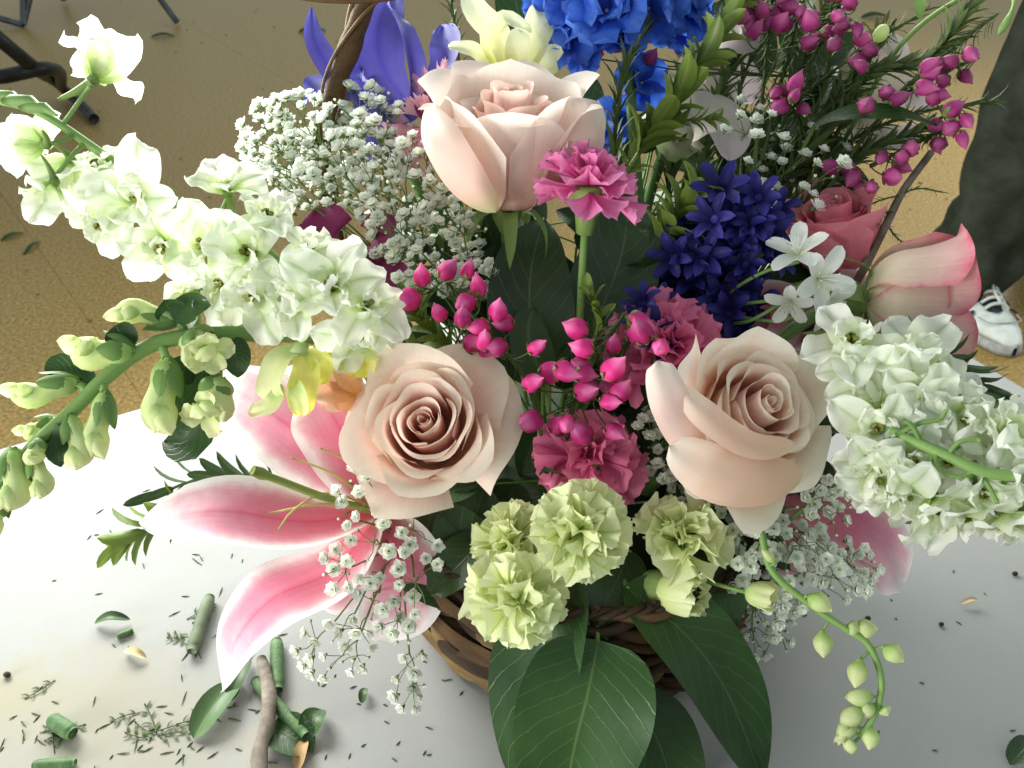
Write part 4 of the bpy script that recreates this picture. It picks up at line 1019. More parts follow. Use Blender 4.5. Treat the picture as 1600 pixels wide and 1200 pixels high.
for (x, y, d, r) in ((-5, 150, .452, .004), (20, 158, .45, .0045), (45, 168, .45, .004), (400, 395, .45, .0035)):
    o = P(x, y, d); mbp_.tube([o-RT*r*1.2, o, o+RT*r*2, o+RT*r*3.6-UP*r], [r*.3, r*.8, r*.7, r*.2], 8)
part('flower_stalks', mbp_.build('flower_stalks'), M_stemlt, t)

# right white spray
lk = spline(pp([(1230, 600, .50), (1310, 640, .475), (1365, 662, .436), (1420, 685, .422), (1480, 712, .412), (1540, 738, .405), (1640, 745, .40)]), 40)
t = thing('larkspur', 'dense white larkspur spray running out to the right edge', 'larkspur', stem_to_basket(lk[0], V(.5, .3, .5))[-1], 'white larkspur sprays')
part('stem', MB().tube(lk, np.linspace(.0022, .0028, 40), 8).build('stem'), M_stemlt, t)
part('stem', MB().tube(stem_to_basket(lk[0], lk[1]-lk[0]), .0032, 8).build('stem'), M_stemlt, t)
mbp_ = MB()
FR = [(1295, 535, .455, .0, .8, .6, 66), (1290, 565, .45, -.2, .1, .9, 44), (1330, 590, .448, -.2, .2, .95, 54), (1400, 560, .448, .1, .8, .6, 72), (1400, 605, .44, -.1, .1, .95, 60), (1460, 610, .44, .2, .3, .9, 66), (1355, 640, .44, -.1, 0, 1, 56),
      (1335, 672, .435, -.1, 0, 1, 62), (1420, 650, .435, .1, .1, .95, 60), (1480, 655, .432, .3, .1, .9, 62), (1525, 675, .43, .5, .4, .8, 50), (1340, 745, .435, -.2, -.4, .9, 60), (1385, 760, .43, 0, -.6, .8, 62), (1440, 775, .425, .1, -.8, .6, 66), (1395, 715, .43, 0, -.2, .95, 50),
      (1560, 680, .425, .5, .3, .8, 60), (1600, 700, .42, .6, .2, .7, 62), (1500, 790, .425, .1, -.9, .3, 62), (1560, 800, .42, .2, -.9, .2, 66), (1600, 800, .42, .3, -.9, .2, 62), (1520, 760, .42, 0, -.5, .8, 50), (1325, 722, .438, -.4, -.2, .9, 52), (1590, 750, .415, .4, -.3, .8, 50), (1460, 720, .428, 0, -.3, .9, 48), (1365, 690, .44, .1, .2, .9, 52), (1530, 710, .43, .2, .3, .9, 46)]
FR = [(x+(1600-x)*.11, y+(12 if y < 620 else 0), *r_) for (x, y, *r_) in FR]
for i, (x, y, d, a, b, c_, s) in enumerate(FR):
    p = P(x, y, d); ax = V(a, b, c_); sz = s*1.12/FPX*d
    larkfloret(t, p, ax, sz, 140+i)
    q = to_stem(lk, p-nrm(ax)*.01); mbp_.tube(spline([q, (q+p)/2-nrm(ax)*.004, p-nrm(ax)*sz*.15], 7), .0012, 6)
for q in ([(1400, 680, .424), (1440, 660, .418), (1470, 655, .416), (1478, 640, .416)], [(1440, 695, .42), (1425, 665, .416), (1410, 655, .416)], [(1390, 672, .43), (1395, 700, .424), (1402, 722, .424)], [(1520, 728, .408), (1545, 760, .405), (1560, 790, .405)], [(1480, 712, .412), (1500, 690, .408), (1530, 688, .407)], [(1460, 705, .415), (1470, 735, .41), (1500, 745, .408), (1515, 738, .408)]):
    mbp_.tube(spline(pp(q), 10), np.linspace(.0013, .0010, 10), 6)
part('flower_stalks', mbp_.build('flower_stalks'), M_stemlt, t)

# drooping bud tail
tl = spline(pp([(1120, 740, .50), (1150, 775, .48), (1185, 820, .47), (1205, 890, .465), (1260, 940, .46), (1325, 985, .455), (1355, 1005, .452), (1377, 1060, .45), (1370, 1110, .45), (1345, 1150, .45)]), 50)
t = thing('bud_spike', 'thin green flower spike of unopened buds drooping over the table at the lower right', 'bud spike', stem_to_basket(tl[0], V(.3, .5, .5))[-1])
mbp_ = MB().tube(tl, np.linspace(.0022, .0016, 50), 7); mbp_.tube(stem_to_basket(tl[0], tl[0]-tl[1]), .0022, 6)
BT = [((1262, 930), (1300, 955), 15), ((1285, 985), (1287, 1028), 14), ((1335, 985), (1372, 982), 15), ((1380, 1010), (1412, 1034), 15), ((1345, 1030), (1336, 1075), 15), ((1365, 1088), (1320, 1090), 13), ((1365, 1100), (1345, 1120), 12), ((1350, 1108), (1312, 1130), 15), ((1378, 1105), (1388, 1118), 10),
      ((1340, 1135), (1308, 1150), 10), ((1335, 1160), (1320, 1172), 12), ((1362, 1135), (1358, 1172), 13), ((1322, 980), (1345, 985), 12), ((1325, 1120), (1310, 1165), 9), ((1190, 800), (1215, 790), 8), ((1330, 1140), (1302, 1160), 7), ((1212, 880), (1190, 858), 7)]
for (a, b, wd) in BT:
    d = .45 if a[1] > 1000 else .457
    A = P(a[0], a[1], d); B = P(b[0], b[1], d-.003); r = wd/FPX*d; q = to_stem(tl, A)
    mbp_.tube(spline([q, (q+A)/2, A], 5), .0008, 5)
    part('bud', MB().tube(spline([A, A*.75+B*.25, (A+B)/2, A*.25+B*.75, B], 9), np.array([.18, .55, .85, 1, 1, .9, .72, .4, .08])*r, 10, lobes=5, lamp=.10).build('bud'), M_snap, t)
part('stem', mbp_.build('stem'), M_stemlt, t)
# opening bud by the green carnations
t2 = thing('flower_bud', 'small opening green bud on the drooping spike, right of the tight carnation bud', 'flower bud', P(1165, 930, .475), None)
for i in range(8): part('petal', rose_petal(.0075-.0004*i, 82, 90, 100, .008, .003, 40, ruf=.12, seed=500+i, nu=8, nv=8), M_snap, t2, basis(P(1165, 925, .475), V(.8, -.1, .5)) @ Matrix.Rotation(i*2.4, 4, 'Z'))
part('stem', MB().tube(stem_to_basket(P(1165, 925, .475), V(.8, -.1, .5)), .0012, 6).build('stem'), M_stemlt, t2)

# ================================================================== SNAPDRAGON
sn = spline(pp([(560, 560, .50), (500, 528, .47), (400, 522, .46), (300, 525, .452), (235, 540, .447), (165, 590, .44), (110, 645, .437), (50, 700, .432), (0, 770, .43), (-20, 830, .43)]), 50)
t = thing('snapdragon', 'thick green snapdragon spike with pale yellow green buds curving down at the left edge', 'snapdragon', stem_to_basket(sn[0], V(-.5, .3, .5))[-1])
mbp_ = MB().tube(sn, np.linspace(.0046, .003, 50), 10); mbp_.tube(stem_to_basket(sn[0], sn[0]-sn[1]), .0042, 8)
part('stem', mbp_.build('stem'), M_stemlt, t)
def snapbud(par, a, b, d, wd, seed, mat=M_snap, bend=.15, front=V(0, 0, 1)):
    wd = wd*.86
    A = P(a[0], a[1], d+.002); B = P(b[0], b[1], d-.004); L = np.linalg.norm(B-A); ax = nrm(B-A); r = wd/FPX*d/2
    side = nrm(np.cross(ax, V(0, 0, 1)))*(1 if seed % 2 else -1)
    sp = spline([A, A*.7+B*.3+side*L*bend*.3, A*.35+B*.65+side*L*bend, B], 14)
    rad_ = np.array([.35, .62, .8, .86, .84, .8, .80, .88, 1, 1.04, .98, .78, .45, .05])*r
    f = part('bud', MB().tube(sp, rad_, 16, lobes=3, lamp=.07, twist=.3).build('bud'), mat, par)
    # folded lips and sepals
    for k, s_ in enumerate((-1, 1)):
        mb = MB(); q0 = sp[7]+V(s_*.2, .1, .9)*r*.7; q2 = sp[12]+V(s_*.4, 0, .6)*r*.9
        ribbon(mb, [q0, (q0+q2)/2+V(s_*.2, 0, 1)*r*.55, q2+ax*r*.2], r*.72, V(s_*.5, 0, .9), (.5, .4), cup=-1.0, ruf=.15, nu=10, nv=8, seed=seed+k)
        part('lip', mb.build('lip'), mat, f)
    Bm = basis(A, ax)
    for k in range(4):
        an = k*1.571+.5; dd = np.array([math.cos(an), math.sin(an), 0]); rr = r*.95
        mb = MB(); ribbon(mb, [dd*rr*.3+[0, 0, -.001], dd*rr*.95+[0, 0, L*.2], dd*rr*1.02+[0, 0, L*.42], dd*rr*.98+[0, 0, L*.55]], rr*.75, dd, (.4, .6), cup=-.9, nu=8, nv=5)
        part('sepal', mb.build('sepal'), M_green, f, Bm)
    q = to_stem(sn, A)
    if np.linalg.norm(q-A) > .002: part('bud_stalk', MB().tube(spline([q, (q+A)/2, A+ax*.003], 5), [.0022]*5, 7).build('bud_stalk'), M_stemlt, f)
    return f
for i, (a, b, d, wd) in enumerate([((212, 552), (112, 530), .442, 62), ((285, 500), (172, 500), .452, 44), ((125, 596), (8, 604), .437, 46), ((165, 612), (163, 718), .435, 46), ((110, 650), (118, 735), .432, 44), ((60, 690), (58, 722), .424, 36),
                                   ((52, 712), (62, 780), .428, 36), ((262, 560), (268, 680), .444, 60), ((20, 700), (8, 800), .428, 50), ((0, 760), (-10, 850), .425, 50), ((90, 655), (30, 672), .44, 34), ((135, 690), (90, 720), .444, 36)]):
    snapbud(t, a, b, d, wd, i)
def lobes(par, p, axis, s, mat, n, seed, el=.4, ruf=.25, mesh_ab=(.6, .35), wd=.42):
    rs = random.Random(seed); Mb = basis(p, axis)
    for k in range(n):
        me = lp(s*rs.uniform(.85, 1.1), s*wd, mesh_ab, cup=.5, rise=.1, bend=.6, ruf=ruf, seed=seed+k, nu=9, nv=8)
        part('petal', me, mat, par, Mb @ euler(k*2*math.pi/n+rs.uniform(-.3, .3), el+rs.uniform(-.3, .3)))
def snapflower(a, b, d, wd, mat, seed):
    f = snapbud(t, a, b, d, wd, seed, mat=mat)
    B = P(b[0], b[1], d-.006); lobes(f, B-nrm(B-P(a[0], a[1], d))*.004, nrm(B-P(a[0], a[1], d))+V(0, 0, .6), wd/FPX*d*.62, mat, 5, seed*9)
snapflower((300, 520), (330, 555), .445, 70, M_snap, 21)
snapflower((345, 590), (318, 650), .447, 66, M_snap, 22)
def yfloret(c0, rb, d):
    f = part('floret', MB().tube([P(*c0, d+.004), P(c0[0]-2, c0[1]+14, d), P(c0[0]-4, c0[1]+24, d+.002)], [.004, .006, .003], 8).build('floret'), M_snap, t)
    for i, (q, wd_, n1) in enumerate(rb):
        m_ = MB(); ribbon(m_, [P(x, y, d-dz) for x, y, dz in q], wd_, V(*n1), (.5, .35), cup=.6, ruf=.22, nu=14, nv=10, seed=i+int(c0[0])); part('petal', m_.build('petal'), M_snapy if i % 2 else M_snap, f)
yfloret((470, 540), [([(470, 545, 0), (440, 560, .008), (425, 600, .010), (432, 630, .006)], .0085, (-.4, .2, .9)), ([(470, 545, 0), (478, 580, .010), (470, 620, .011), (478, 648, .006)], .008, (.3, .2, .9)), ([(440, 600, .008), (425, 632, .010), (388, 646, .008)], .0055, (0, .5, .9)), ([(475, 550, .002), (500, 565, .006), (500, 600, .004)], .006, (.4, .2, .9)), ([(460, 590, .012), (466, 620, .014), (472, 650, .010)], .005, (0, .2, .9))], .455)
yfloret((545, 535), [([(545, 530, 0), (520, 555, .006), (512, 585, .006)], .008, (-.4, .2, .9)), ([(545, 530, 0), (560, 560, .008), (555, 590, .006)], .010, (.1, .2, .9)), ([(550, 530, 0), (590, 540, .006), (608, 560, .004)], .009, (.3, .2, .9)), ([(545, 520, 0), (510, 540, .006), (500, 560, .006)], .006, (0, .3, .9))], .466)
snapflower((310, 470), (285, 460), .47, 50, M_snapy, 26)
for i, q in enumerate([[(275, 500, .452), (262, 478, .448), (256, 468, .445)], [(275, 505, .448), (300, 480, .45), (330, 478, .45)], [(270, 560, .452), (285, 580, .452), (300, 600, .452)], [(355, 530, .455), (370, 560, .45), (372, 590, .45)], [(60, 690, .436), (85, 690, .43), (95, 730, .43)], [(320, 560, .455), (290, 690, .46), (255, 690, .465)], [(150, 600, .44), (90, 575, .44), (70, 583, .438)], [(200, 545, .444), (185, 515, .44), (180, 508, .44)]]):
    leaf(t, pp(q), .008 if i != 5 else .014, V(.1, .3, .9), M_leaf, seed=i, nu=10, nv=6)

# ================================================================== BABY'S BREATH
gypsophila("airy cloud of white baby's breath left of the highest rose, its outer half", BC+[-.03, .02, .1], cloud([(470, 240, 90, 95, .50, .56), (420, 220, 45, 70, .5, .54), (560, 180, 70, 50, .52, .56), (540, 250, 80, 80, .50, .55)], 230, 1, 8), 1, hubs=14, s=.0052)
gypsophila("dense white baby's breath between the highest rose and the left white spray", BC+[-.02, .01, .1], cloud([(640, 290, 90, 90, .50, .56), (630, 380, 50, 70, .50, .55), (690, 380, 70, 80, .49, .55), (740, 430, 30, 50, .5, .54)], 215, 2, 9), 2, hubs=15, s=.0050)
gypsophila("baby's breath hanging in front of the pink lily and basket at the lower left", BC+[-.09, -.03, .1], cloud([(550, 790, 35, 70, .455, .47), (620, 830, 35, 60, .46, .475), (560, 890, 60, 50, .46, .48), (620, 960, 50, 50, .465, .49), (520, 1010, 70, 50, .48, .51), (640, 1060, 30, 50, .49, .51), (680, 860, 20, 30, .48, .49)], 88, 3, 17), 3, hubs=14, s=.0050)
gypsophila("baby's breath hanging at the lower right in front of the deep pink lily", BC+[.10, -.02, .1], cloud([(1170, 830, 60, 60, .47, .51), (1260, 850, 60, 60, .47, .51), (1320, 890, 55, 50, .48, .52), (1200, 930, 60, 50, .49, .53), (1190, 1000, 45, 30, .51, .53), (1110, 790, 50, 50, .49, .53), (1290, 790, 40, 40, .47, .5)], 190, 4, 12), 4, hubs=16, s=.0048)
gypsophila('small white waxy blooms scattered among dark stems at the upper right', BC+[.06, .05, .1], cloud([(1180, 210, 50, 60, .54, .60), (1230, 280, 50, 50, .54, .6), (1280, 240, 40, 50, .54, .6), (1290, 300, 30, 30, .53, .57)], 46, 5, 18), 5, hubs=8, s=.0058, group=None)
gypsophila("thin baby's breath in the dark gap between the rightmost open rose and the green carnations", BC+[.05, -.05, .1], cloud([(1040, 700, 30, 60, .50, .53), (1090, 750, 40, 40, .5, .53), (1010, 660, 15, 20, .5, .52)], 44, 6, 11), 6, hubs=5, s=.0046)

# ================================================================== BORONIA (pink buds)
def budlist(px, d, s, seed, jit=.01, up=.35):
    rs = random.Random(seed)
    return [(P(x, y, d+rs.uniform(-jit, jit)), V(rs.uniform(-.8, .8), up+rs.uniform(-.7, .6), .45+rs.uniform(-.4, .3)), s*rs.uniform(.75, 1.08)) for x, y in px]
boronia('bright pink bud sprig curving between the two open roses, its left branch', [pp([(690, 425, .475), (720, 470, .48), (760, 520, .48), (820, 590, .485), (850, 700, .52)]), pp([(700, 500, .48), (740, 530, .485), (790, 560, .49)])],
        budlist([(688, 436), (726, 436), (750, 465), (692, 500), (722, 512), (765, 510), (790, 540), (828, 550), (742, 545), (728, 540), (776, 500), (800, 505), (755, 545), (660, 447), (655, 463), (735, 470)], .47, .0122, 1), None, 'pink bud sprigs', BUDS, 1, 60)
boronia('bright pink bud sprig at the very centre, above the dusky rose carnation', [pp([(975, 490, .47), (930, 560, .475), (900, 620, .485), (880, 720, .52)]), pp([(990, 520, .475), (950, 580, .48), (910, 640, .49)])],
        budlist([(980, 497), (985, 524), (915, 520), (896, 547), (925, 550), (957, 552), (917, 578), (945, 590), (905, 613), (960, 625), (820, 603), (845, 588), (886, 658), (940, 628), (862, 672), (840, 655), (920, 690), (950, 668), (868, 575), (1010, 535), (1035, 540), (930, 600), (960, 600), (895, 580)], .465, .0125, 2), None, 'pink bud sprigs', BUDS, 2, 80)
r5 = random.Random(77)
def bx(n, cx, cy, rx, ry, dm):
    o = []
    while len(o) < n:
        x = cx+rx*r5.uniform(-1, 1); y = cy+ry*r5.uniform(-1, 1)
        if ((x-cx)/rx)**2+((y-cy)/ry)**2 < 1 and all((x-a)**2+(y-b)**2 > dm*dm for a, b in o): o.append((x, y))
        dm *= .999
    return o
boronia('dusky pink bud sprig reaching out farthest right above the trouser leg', [pp([(1530, 90, .56), (1440, 130, .57), (1370, 190, .58), (1290, 300, .58)]), pp([(1500, 190, .57), (1440, 220, .58), (1360, 260, .58)]), pp([(1560, 20, .56), (1470, 90, .57), (1400, 150, .58)])],
        budlist([(1510, 80), (1495, 100), (1475, 110), (1440, 115), (1480, 130), (1430, 135), (1455, 145), (1500, 110), (1385, 145), (1355, 165), (1390, 160), (1440, 125), (1462, 160), (1475, 180), (1490, 195), (1505, 180), (1450, 195), (1500, 205), (1380, 240), (1395, 255), (1384, 275), (1410, 250), (1460, 215), (1475, 225), (1420, 235), (1340, 270), (1360, 290)], .56, .0115, 3, up=-.2), None, 'dusky pink bud sprigs', BUDS2, 3, 120, nl=.014)
boronia('dusky pink bud sprig at the top edge beside the blue delphinium', [pp([(1210, -30, .56), (1200, 60, .57), (1190, 160, .58), (1170, 320, .58)]), pp([(1320, -10, .57), (1270, 90, .58), (1200, 200, .59)]), pp([(1260, -20, .57), (1230, 90, .58), (1190, 250, .59)])],
        budlist(bx(17, 1210, 15, 45, 45, 20)+bx(10, 1310, 25, 35, 50, 20)+[(1250, 70), (1300, 60), (1270, 45), (1170, 60)]+bx(4, 1150, 20, 20, 30, 20), .56, .0118, 4, up=0), None, 'dusky pink bud sprigs', BUDS2, 4, 150, nl=.015)
boronia('dusky pink bud sprig low among the waxy white blooms at the right', [pp([(1350, 90, .58), (1320, 180, .59), (1260, 300, .60)]), pp([(1240, 120, .59), (1250, 200, .6), (1230, 330, .6)]), pp([(1400, 30, .60), (1330, 120, .6), (1260, 260, .6)])],
        budlist([(1255, 75), (1365, 80), (1350, 95), (1230, 160), (1245, 150), (1355, 110), (1335, 60), (1330, 275), (1350, 285), (1310, 265)]+bx(6, 975, 85, 40, 30, 18)+bx(4, 1240, 150, 30, 20, 12), .575, .0115, 5, up=0), None, 'dusky pink bud sprigs', BUDS2, 5, 150, nl=.015)

# ================================================================== IRIS
t = thing('iris', 'violet blue iris with upright petals beside the vine handle', 'iris', stem_to_basket(P(620, 180, .57), V(-.1, .8, .2))[-1])
part('stem', MB().tube(stem_to_basket(P(620, 180, .57), V(-.1, .8, .2)), .0035, 8).build('stem'), M_green, t)
for i, (q, wd, n1, ab) in enumerate([([(640, 165, .565), (600, 110, .555), (590, 50, .55), (612, -12, .56)], .0175, (.1, .1, .95), (.7, .5)), ([(640, 170, .56), (645, 110, .545), (630, 50, .54), (605, 5, .55)], .012, (.9, .1, .5), (.6, .7)),
                             ([(620, 190, .57), (680, 130, .565), (700, 80, .56), (690, 40, .57)], .012, (-.4, .5, .8), (.7, .4)), ([(600, 195, .57), (560, 150, .56), (545, 120, .55), (560, 100, .55)], .016, (0, .5, .8), (.7, .4)),
                             ([(540, 150, .56), (510, 100, .555), (490, 60, .555), (487, 10, .56)], .0085, (.3, .1, .9), (.6, .9)), ([(560, 150, .57), (520, 130, .56), (495, 145, .55), (475, 165, .55)], .013, (0, .8, .5), (.6, .5)),
                             ([(600, 190, .58), (580, 150, .575), (530, 140, .57), (520, 105, .57)], .011, (.2, .4, .8), (.6, .6)), ([(640, 200, .575), (600, 230, .56), (570, 250, .56)], .015, (0, .5, .8), (.6, .5)), ([(660, 160, .565), (620, 185, .555), (590, 160, .55)], .012, (0, .5, .8), (.6, .5))]):
    mb = MB(); ribbon(mb, pp(q), wd, V(*n1), ab, cup=.7, ruf=.12, nu=18, nv=10, seed=i); part('petal', mb.build('petal'), M_iris, t)

# ================================================================== BLUE DELPHINIUM and STAR FLOWERS
DL = [lp(1, .48, (.55, .35), cup=.4, rise=.05, bend=.4, ruf=.3, rk=6, seed=i, mats=M_delph, nu=8, nv=8) for i in range(4)]
def delph(par, p, ax, s, seed, mats=DL, n=5, nm='floret'):
    rs = random.Random(seed); M = basis(p, ax) @ Matrix.Rotation(rs.uniform(0, 6), 4, 'Z') @ Matrix.Scale(s, 4)
    mb = MB(); mb.tube([(0, 0, -.15), (0, 0, 0), (0, 0, .15)], [.08, .14, .05], 7)
    f = part(nm, DELC, None, par, M)
    for lay in range(2):
        for i in range(n-lay*2): part('petal', mats[rs.randrange(4)], None, f, M @ Matrix.Translation((0, 0, lay*.08)) @ euler(i*2*math.pi/n+lay*.6+rs.uniform(-.2, .2), .3+lay*.45+rs.uniform(-.3, .3)) @ Matrix.Scale(1.12-.4*lay, 4))
mb = MB(); mb.tube([(0, 0, -.2), (0, 0, 0), (0, 0, .15)], [.08, .14, .05], 7); DELC = mb.build('floret'); DELC.materials.append(M_whitef)
dsp = spline([P(1000, 330, .58), P(985, 150, .57), P(975, 0, .565), P(975, -150, .56), P(980, -260, .56)], 30)
t = thing('delphinium', 'bright blue ruffled delphinium spire cut by the top edge of the photo', 'delphinium', stem_to_basket(dsp[0], [0, 0, 1])[-1])
part('stem', MB().tube(dsp, .0035, 8).build('stem'), M_green, t); part('stem', MB().tube(stem_to_basket(dsp[0], [0, 0, 1]), .0035, 8).build('stem'), M_green, t)
for i, (x, y, d, s) in enumerate([(895, 10, .545, 62), (890, 55, .55, 50), (950, 20, .54, 66), (1010, 10, .54, 62), (1060, 5, .55, 60), (925, -40, .55, 62), (1000, -50, .55, 66), (1070, -50, .555, 60), (870, -30, .56, 56), (915, 85, .555, 34), (940, -110, .56, 60), (1010, -120, .56, 60), (1000, 130, .575, 44), (935, 210, .58, 36), (960, 185, .585, 36), (980, -180, .56, 55), (1040, 45, .56, 44), (970, 60, .552, 40), (1090, 20, .56, 40), (860, 20, .56, 40)]):
    delph(t, P(x, y, d), V((x-975)/120, rnd(-.6, .3), .8), s/FPX*d, 700+i)
NV = [lp(1, .21, (.6, .5), cup=.5, rise=.1, bend=.8, seed=i, mats=M_navy, nu=6, nv=4, fold=.2) for i in range(4)]
mb = MB(); mb.tube([(0, 0, -1.1), (0, 0, -.6), (0, 0, -.1), (0, 0, .05)], [.07, .13, .2, .24], 8); NVC = mb.build('floret'); NVC.materials.append(M_navy)
def starf(par, p, ax, s, seed):
    rs = random.Random(seed); M = basis(p, ax) @ Matrix.Rotation(rs.uniform(0, 6), 4, 'Z') @ Matrix.Scale(s, 4)
    f = part('floret', NVC, None, par, M)
    for i in range(6): part('petal', NV[rs.randrange(4)], None, f, M @ Matrix.Translation((.12*math.cos(i*1.047), .12*math.sin(i*1.047), 0)) @ euler(i*1.047+rs.uniform(-.1, .1), .55+rs.uniform(-.2, .3)))
for lab, subs, hubp, sd in (('dark violet blue star flower cluster, its upper head near the green leaf sprig', [(1150, 325, 45, 35, 8), (1180, 390, 35, 35, 7), (1085, 385, 40, 35, 7), (1200, 340, 20, 20, 3)], (1110, 440, .60), 1), ('dark violet blue star flower cluster, its lower head touching the open cream rose', [(1040, 440, 50, 35, 8), (1120, 450, 45, 35, 8), (1100, 515, 50, 35, 8), (1010, 500, 30, 30, 4), (1160, 490, 25, 35, 4)], (1080, 530, .60), 2)):
    hub = P(*hubp); sp = stem_to_basket(hub, V(.2, .7, .5)); t = thing('star_flower_cluster', lab, 'blue flower cluster', sp[-1], 'dark blue star flower heads')
    mb = MB().tube(sp, .003, 8); rq = random.Random(sd)
    L_ = []
    for (cx, cy, rx, ry, n) in subs:
        sd_ = rq.uniform(.505, .545); sh = P(cx+rq.uniform(-15, 15), cy+25, sd_+.03); mb.tube(spline([hub, (hub+sh)/2, sh], 5), .0014, 5)
        for (x, y) in bx(n, cx, cy, rx, ry, 22):
            p = P(x, y, sd_+rq.uniform(-.006, .012)); ax = nrm(p-sh)+V(rq.uniform(-.5, .5), rq.uniform(-.2, .6), .4)*.6; L_.append((p, ax, rq.uniform(.012, .0185))); mb.tube(spline([sh, sh*.4+p*.6, p-nrm(ax)*.011], 6), .0010, 5)
    part('stem', mb.build('stem'), M_green, t)
    for i, (p, ax, s_) in enumerate(L_): starf(t, p, ax, s_, 900+sd*50+i)

# white star blooms with long stamens
WS = [lp(1.1, .27, (.65, .5), cup=.4, bend=.4, rise=.1, ruf=.06, seed=i, mats=M_whitef, nu=8, nv=6) for i in range(3)]
for i, (x, y, d, a, b, c_, s, lab) in enumerate([(1247, 398, .505, -.3, .6, .7, 42, 'white star bloom with long stamens, the upper left of four by the dark blue cluster'), (1278, 435, .50, .2, -.2, .9, 46, 'white star bloom facing the viewer just below the upper one'), (1288, 470, .505, .5, -.5, .7, 40, 'white star bloom lowest of the four, over the dusty pink lily'), (1235, 470, .51, -.3, -.6, .7, 32, 'small white star bloom at the left of the lowest one'), (1180, 300, .55, .2, .8, .6, 24, 'small white star bloom peeping out above the dark blue cluster')]):
    p = P(x, y, d); ax = V(a, b, c_); sz = s*1.2/FPX*d
    sp = spline([p-nrm(ax)*sz*.3, P(x-60, y+30, d+.01), P(1120, 480+i*12, .54), BC+[.04, .0, .09]], 20)
    t = thing('star_bloom', lab, 'white flower', sp[-1], 'white star blooms')
    part('stem', MB().tube(sp, .0011, 6).build('stem'), M_stemlt, t)
    M = basis(p, ax) @ Matrix.Scale(sz, 4); rs = random.Random(i)
    for k in range(5): part('petal', WS[k % 3], None, t, M @ euler(k*1.2566+i, .25+rs.uniform(-.25, .3)))
    mb = MB()
    for k in range(12):
        an = k*.52; q = rs.uniform(.15, .45); mb.tube([(0, 0, 0), (q*.6*math.cos(an), q*.6*math.sin(an), .4), (q*math.cos(an), q*math.sin(an), .62)], [.014, .012, .03], 4)
    part('stamens', mb.build('stamens'), M_whitef, t, M)

# ================================================================== ALSTROEMERIA, magenta, purple
def simple_flower(name, label, cat, p, ax, petals, mat, group=None):
    sp = stem_to_basket(p, ax); t = thing(name, label, cat, sp[-1], group); part('stem', MB().tube(sp, .0022, 7).build('stem'), M_green, t)
    for i, (q, wd, n1, ab) in enumerate(petals):
        mb = MB(); ribbon(mb, pp(q), wd, V(*n1), ab, cup=.5, ruf=.12, nu=14, nv=8, seed=i); part('petal', mb.build('petal'), mat, t)
    return t
simple_flower('alstroemeria', 'pale yellow freckled alstroemeria behind the highest rose', 'alstroemeria', P(800, 130, .55), V(0, .8, .5), [
    ([(800, 130, .55), (780, 60, .54), (745, 20, .54), (728, -15, .545)], .009, (0, .1, 1), (.6, .5)), ([(790, 130, .55), (765, 60, .545), (790, 30, .54), (830, 50, .54)], .007, (0, .4, .9), (.6, .5)),
    ([(820, 120, .55), (835, 60, .545), (845, 30, .545), (850, 8, .55)], .010, (.2, .1, .9), (.6, .4)), ([(830, 130, .55), (865, 90, .545), (880, 80, .54)], .009, (.2, .3, .9), (.6, .5)), ([(800, 120, .55), (810, 70, .535), (808, 45, .535)], .008, (0, .2, .9), (.6, .5)), ([(770, 110, .55), (740, 80, .545), (700, 72, .545)], .006, (0, .4, .9), (.6, .5))], M_yel)
simple_flower('alstroemeria', 'orange alstroemeria peeping out between the yellow snapdragon floret and the open peach rose', 'alstroemeria', P(560, 610, .53), V(-.3, .5, .7), [
    ([(560, 620, .49), (530, 600, .478), (500, 575, .464)], .009, (0, .5, .9), (.6, .4)), ([(565, 610, .478), (545, 585, .468), (552, 568, .464)], .008, (0, .5, .9), (.6, .4)), ([(560, 620, .478), (520, 615, .468), (484, 612, .464)], .007, (0, .5, .9), (.6, .4)), ([(560, 630, .478), (520, 625, .470), (505, 640, .468)], .008, (0, .2, .9), (.6, .4)), ([(500, 560, .53), (498, 540, .478), (505, 520, .478)], .006, (0, .2, .9), (.6, .4))], M_ora)
simple_flower('magenta_flower', 'dark magenta flower in shade behind the left baby\'s breath', 'magenta flower', P(560, 400, .56), V(-.3, .5, .7), [
    ([(560, 400, .56), (520, 370, .525), (495, 325, .525)], .016, (0, .5, .9), (.6, .4)), ([(560, 400, .56), (590, 370, .525), (600, 330, .525)], .012, (0, .5, .9), (.6, .4)), ([(550, 400, .56), (530, 420, .52), (520, 455, .52)], .016, (0, .2, .9), (.6, .4)), ([(560, 400, .56), (500, 400, .525), (470, 350, .525)], .012, (0, .2, .9), (.6, .4)), ([(560, 400, .56), (590, 430, .525), (640, 440, .525)], .014, (0, .2, .9), (.6, .4))], M_mag)
simple_flower('purple_tulip_bud', 'small purple cupped flower between the violet iris and the highest rose', 'purple flower', P(690, 185, .55), V(0, .7, .6), [
    ([(690, 185, .545), (670, 165, .535), (672, 140, .54)], .009, (-.3, 0, .9), (.5, .4)), ([(690, 185, .545), (700, 160, .535), (692, 132, .54)], .009, (.3, 0, .9), (.5, .4)), ([(690, 185, .55), (682, 160, .55), (683, 135, .55)], .009, (0, 0, .9), (.5, .4))], M_mag)

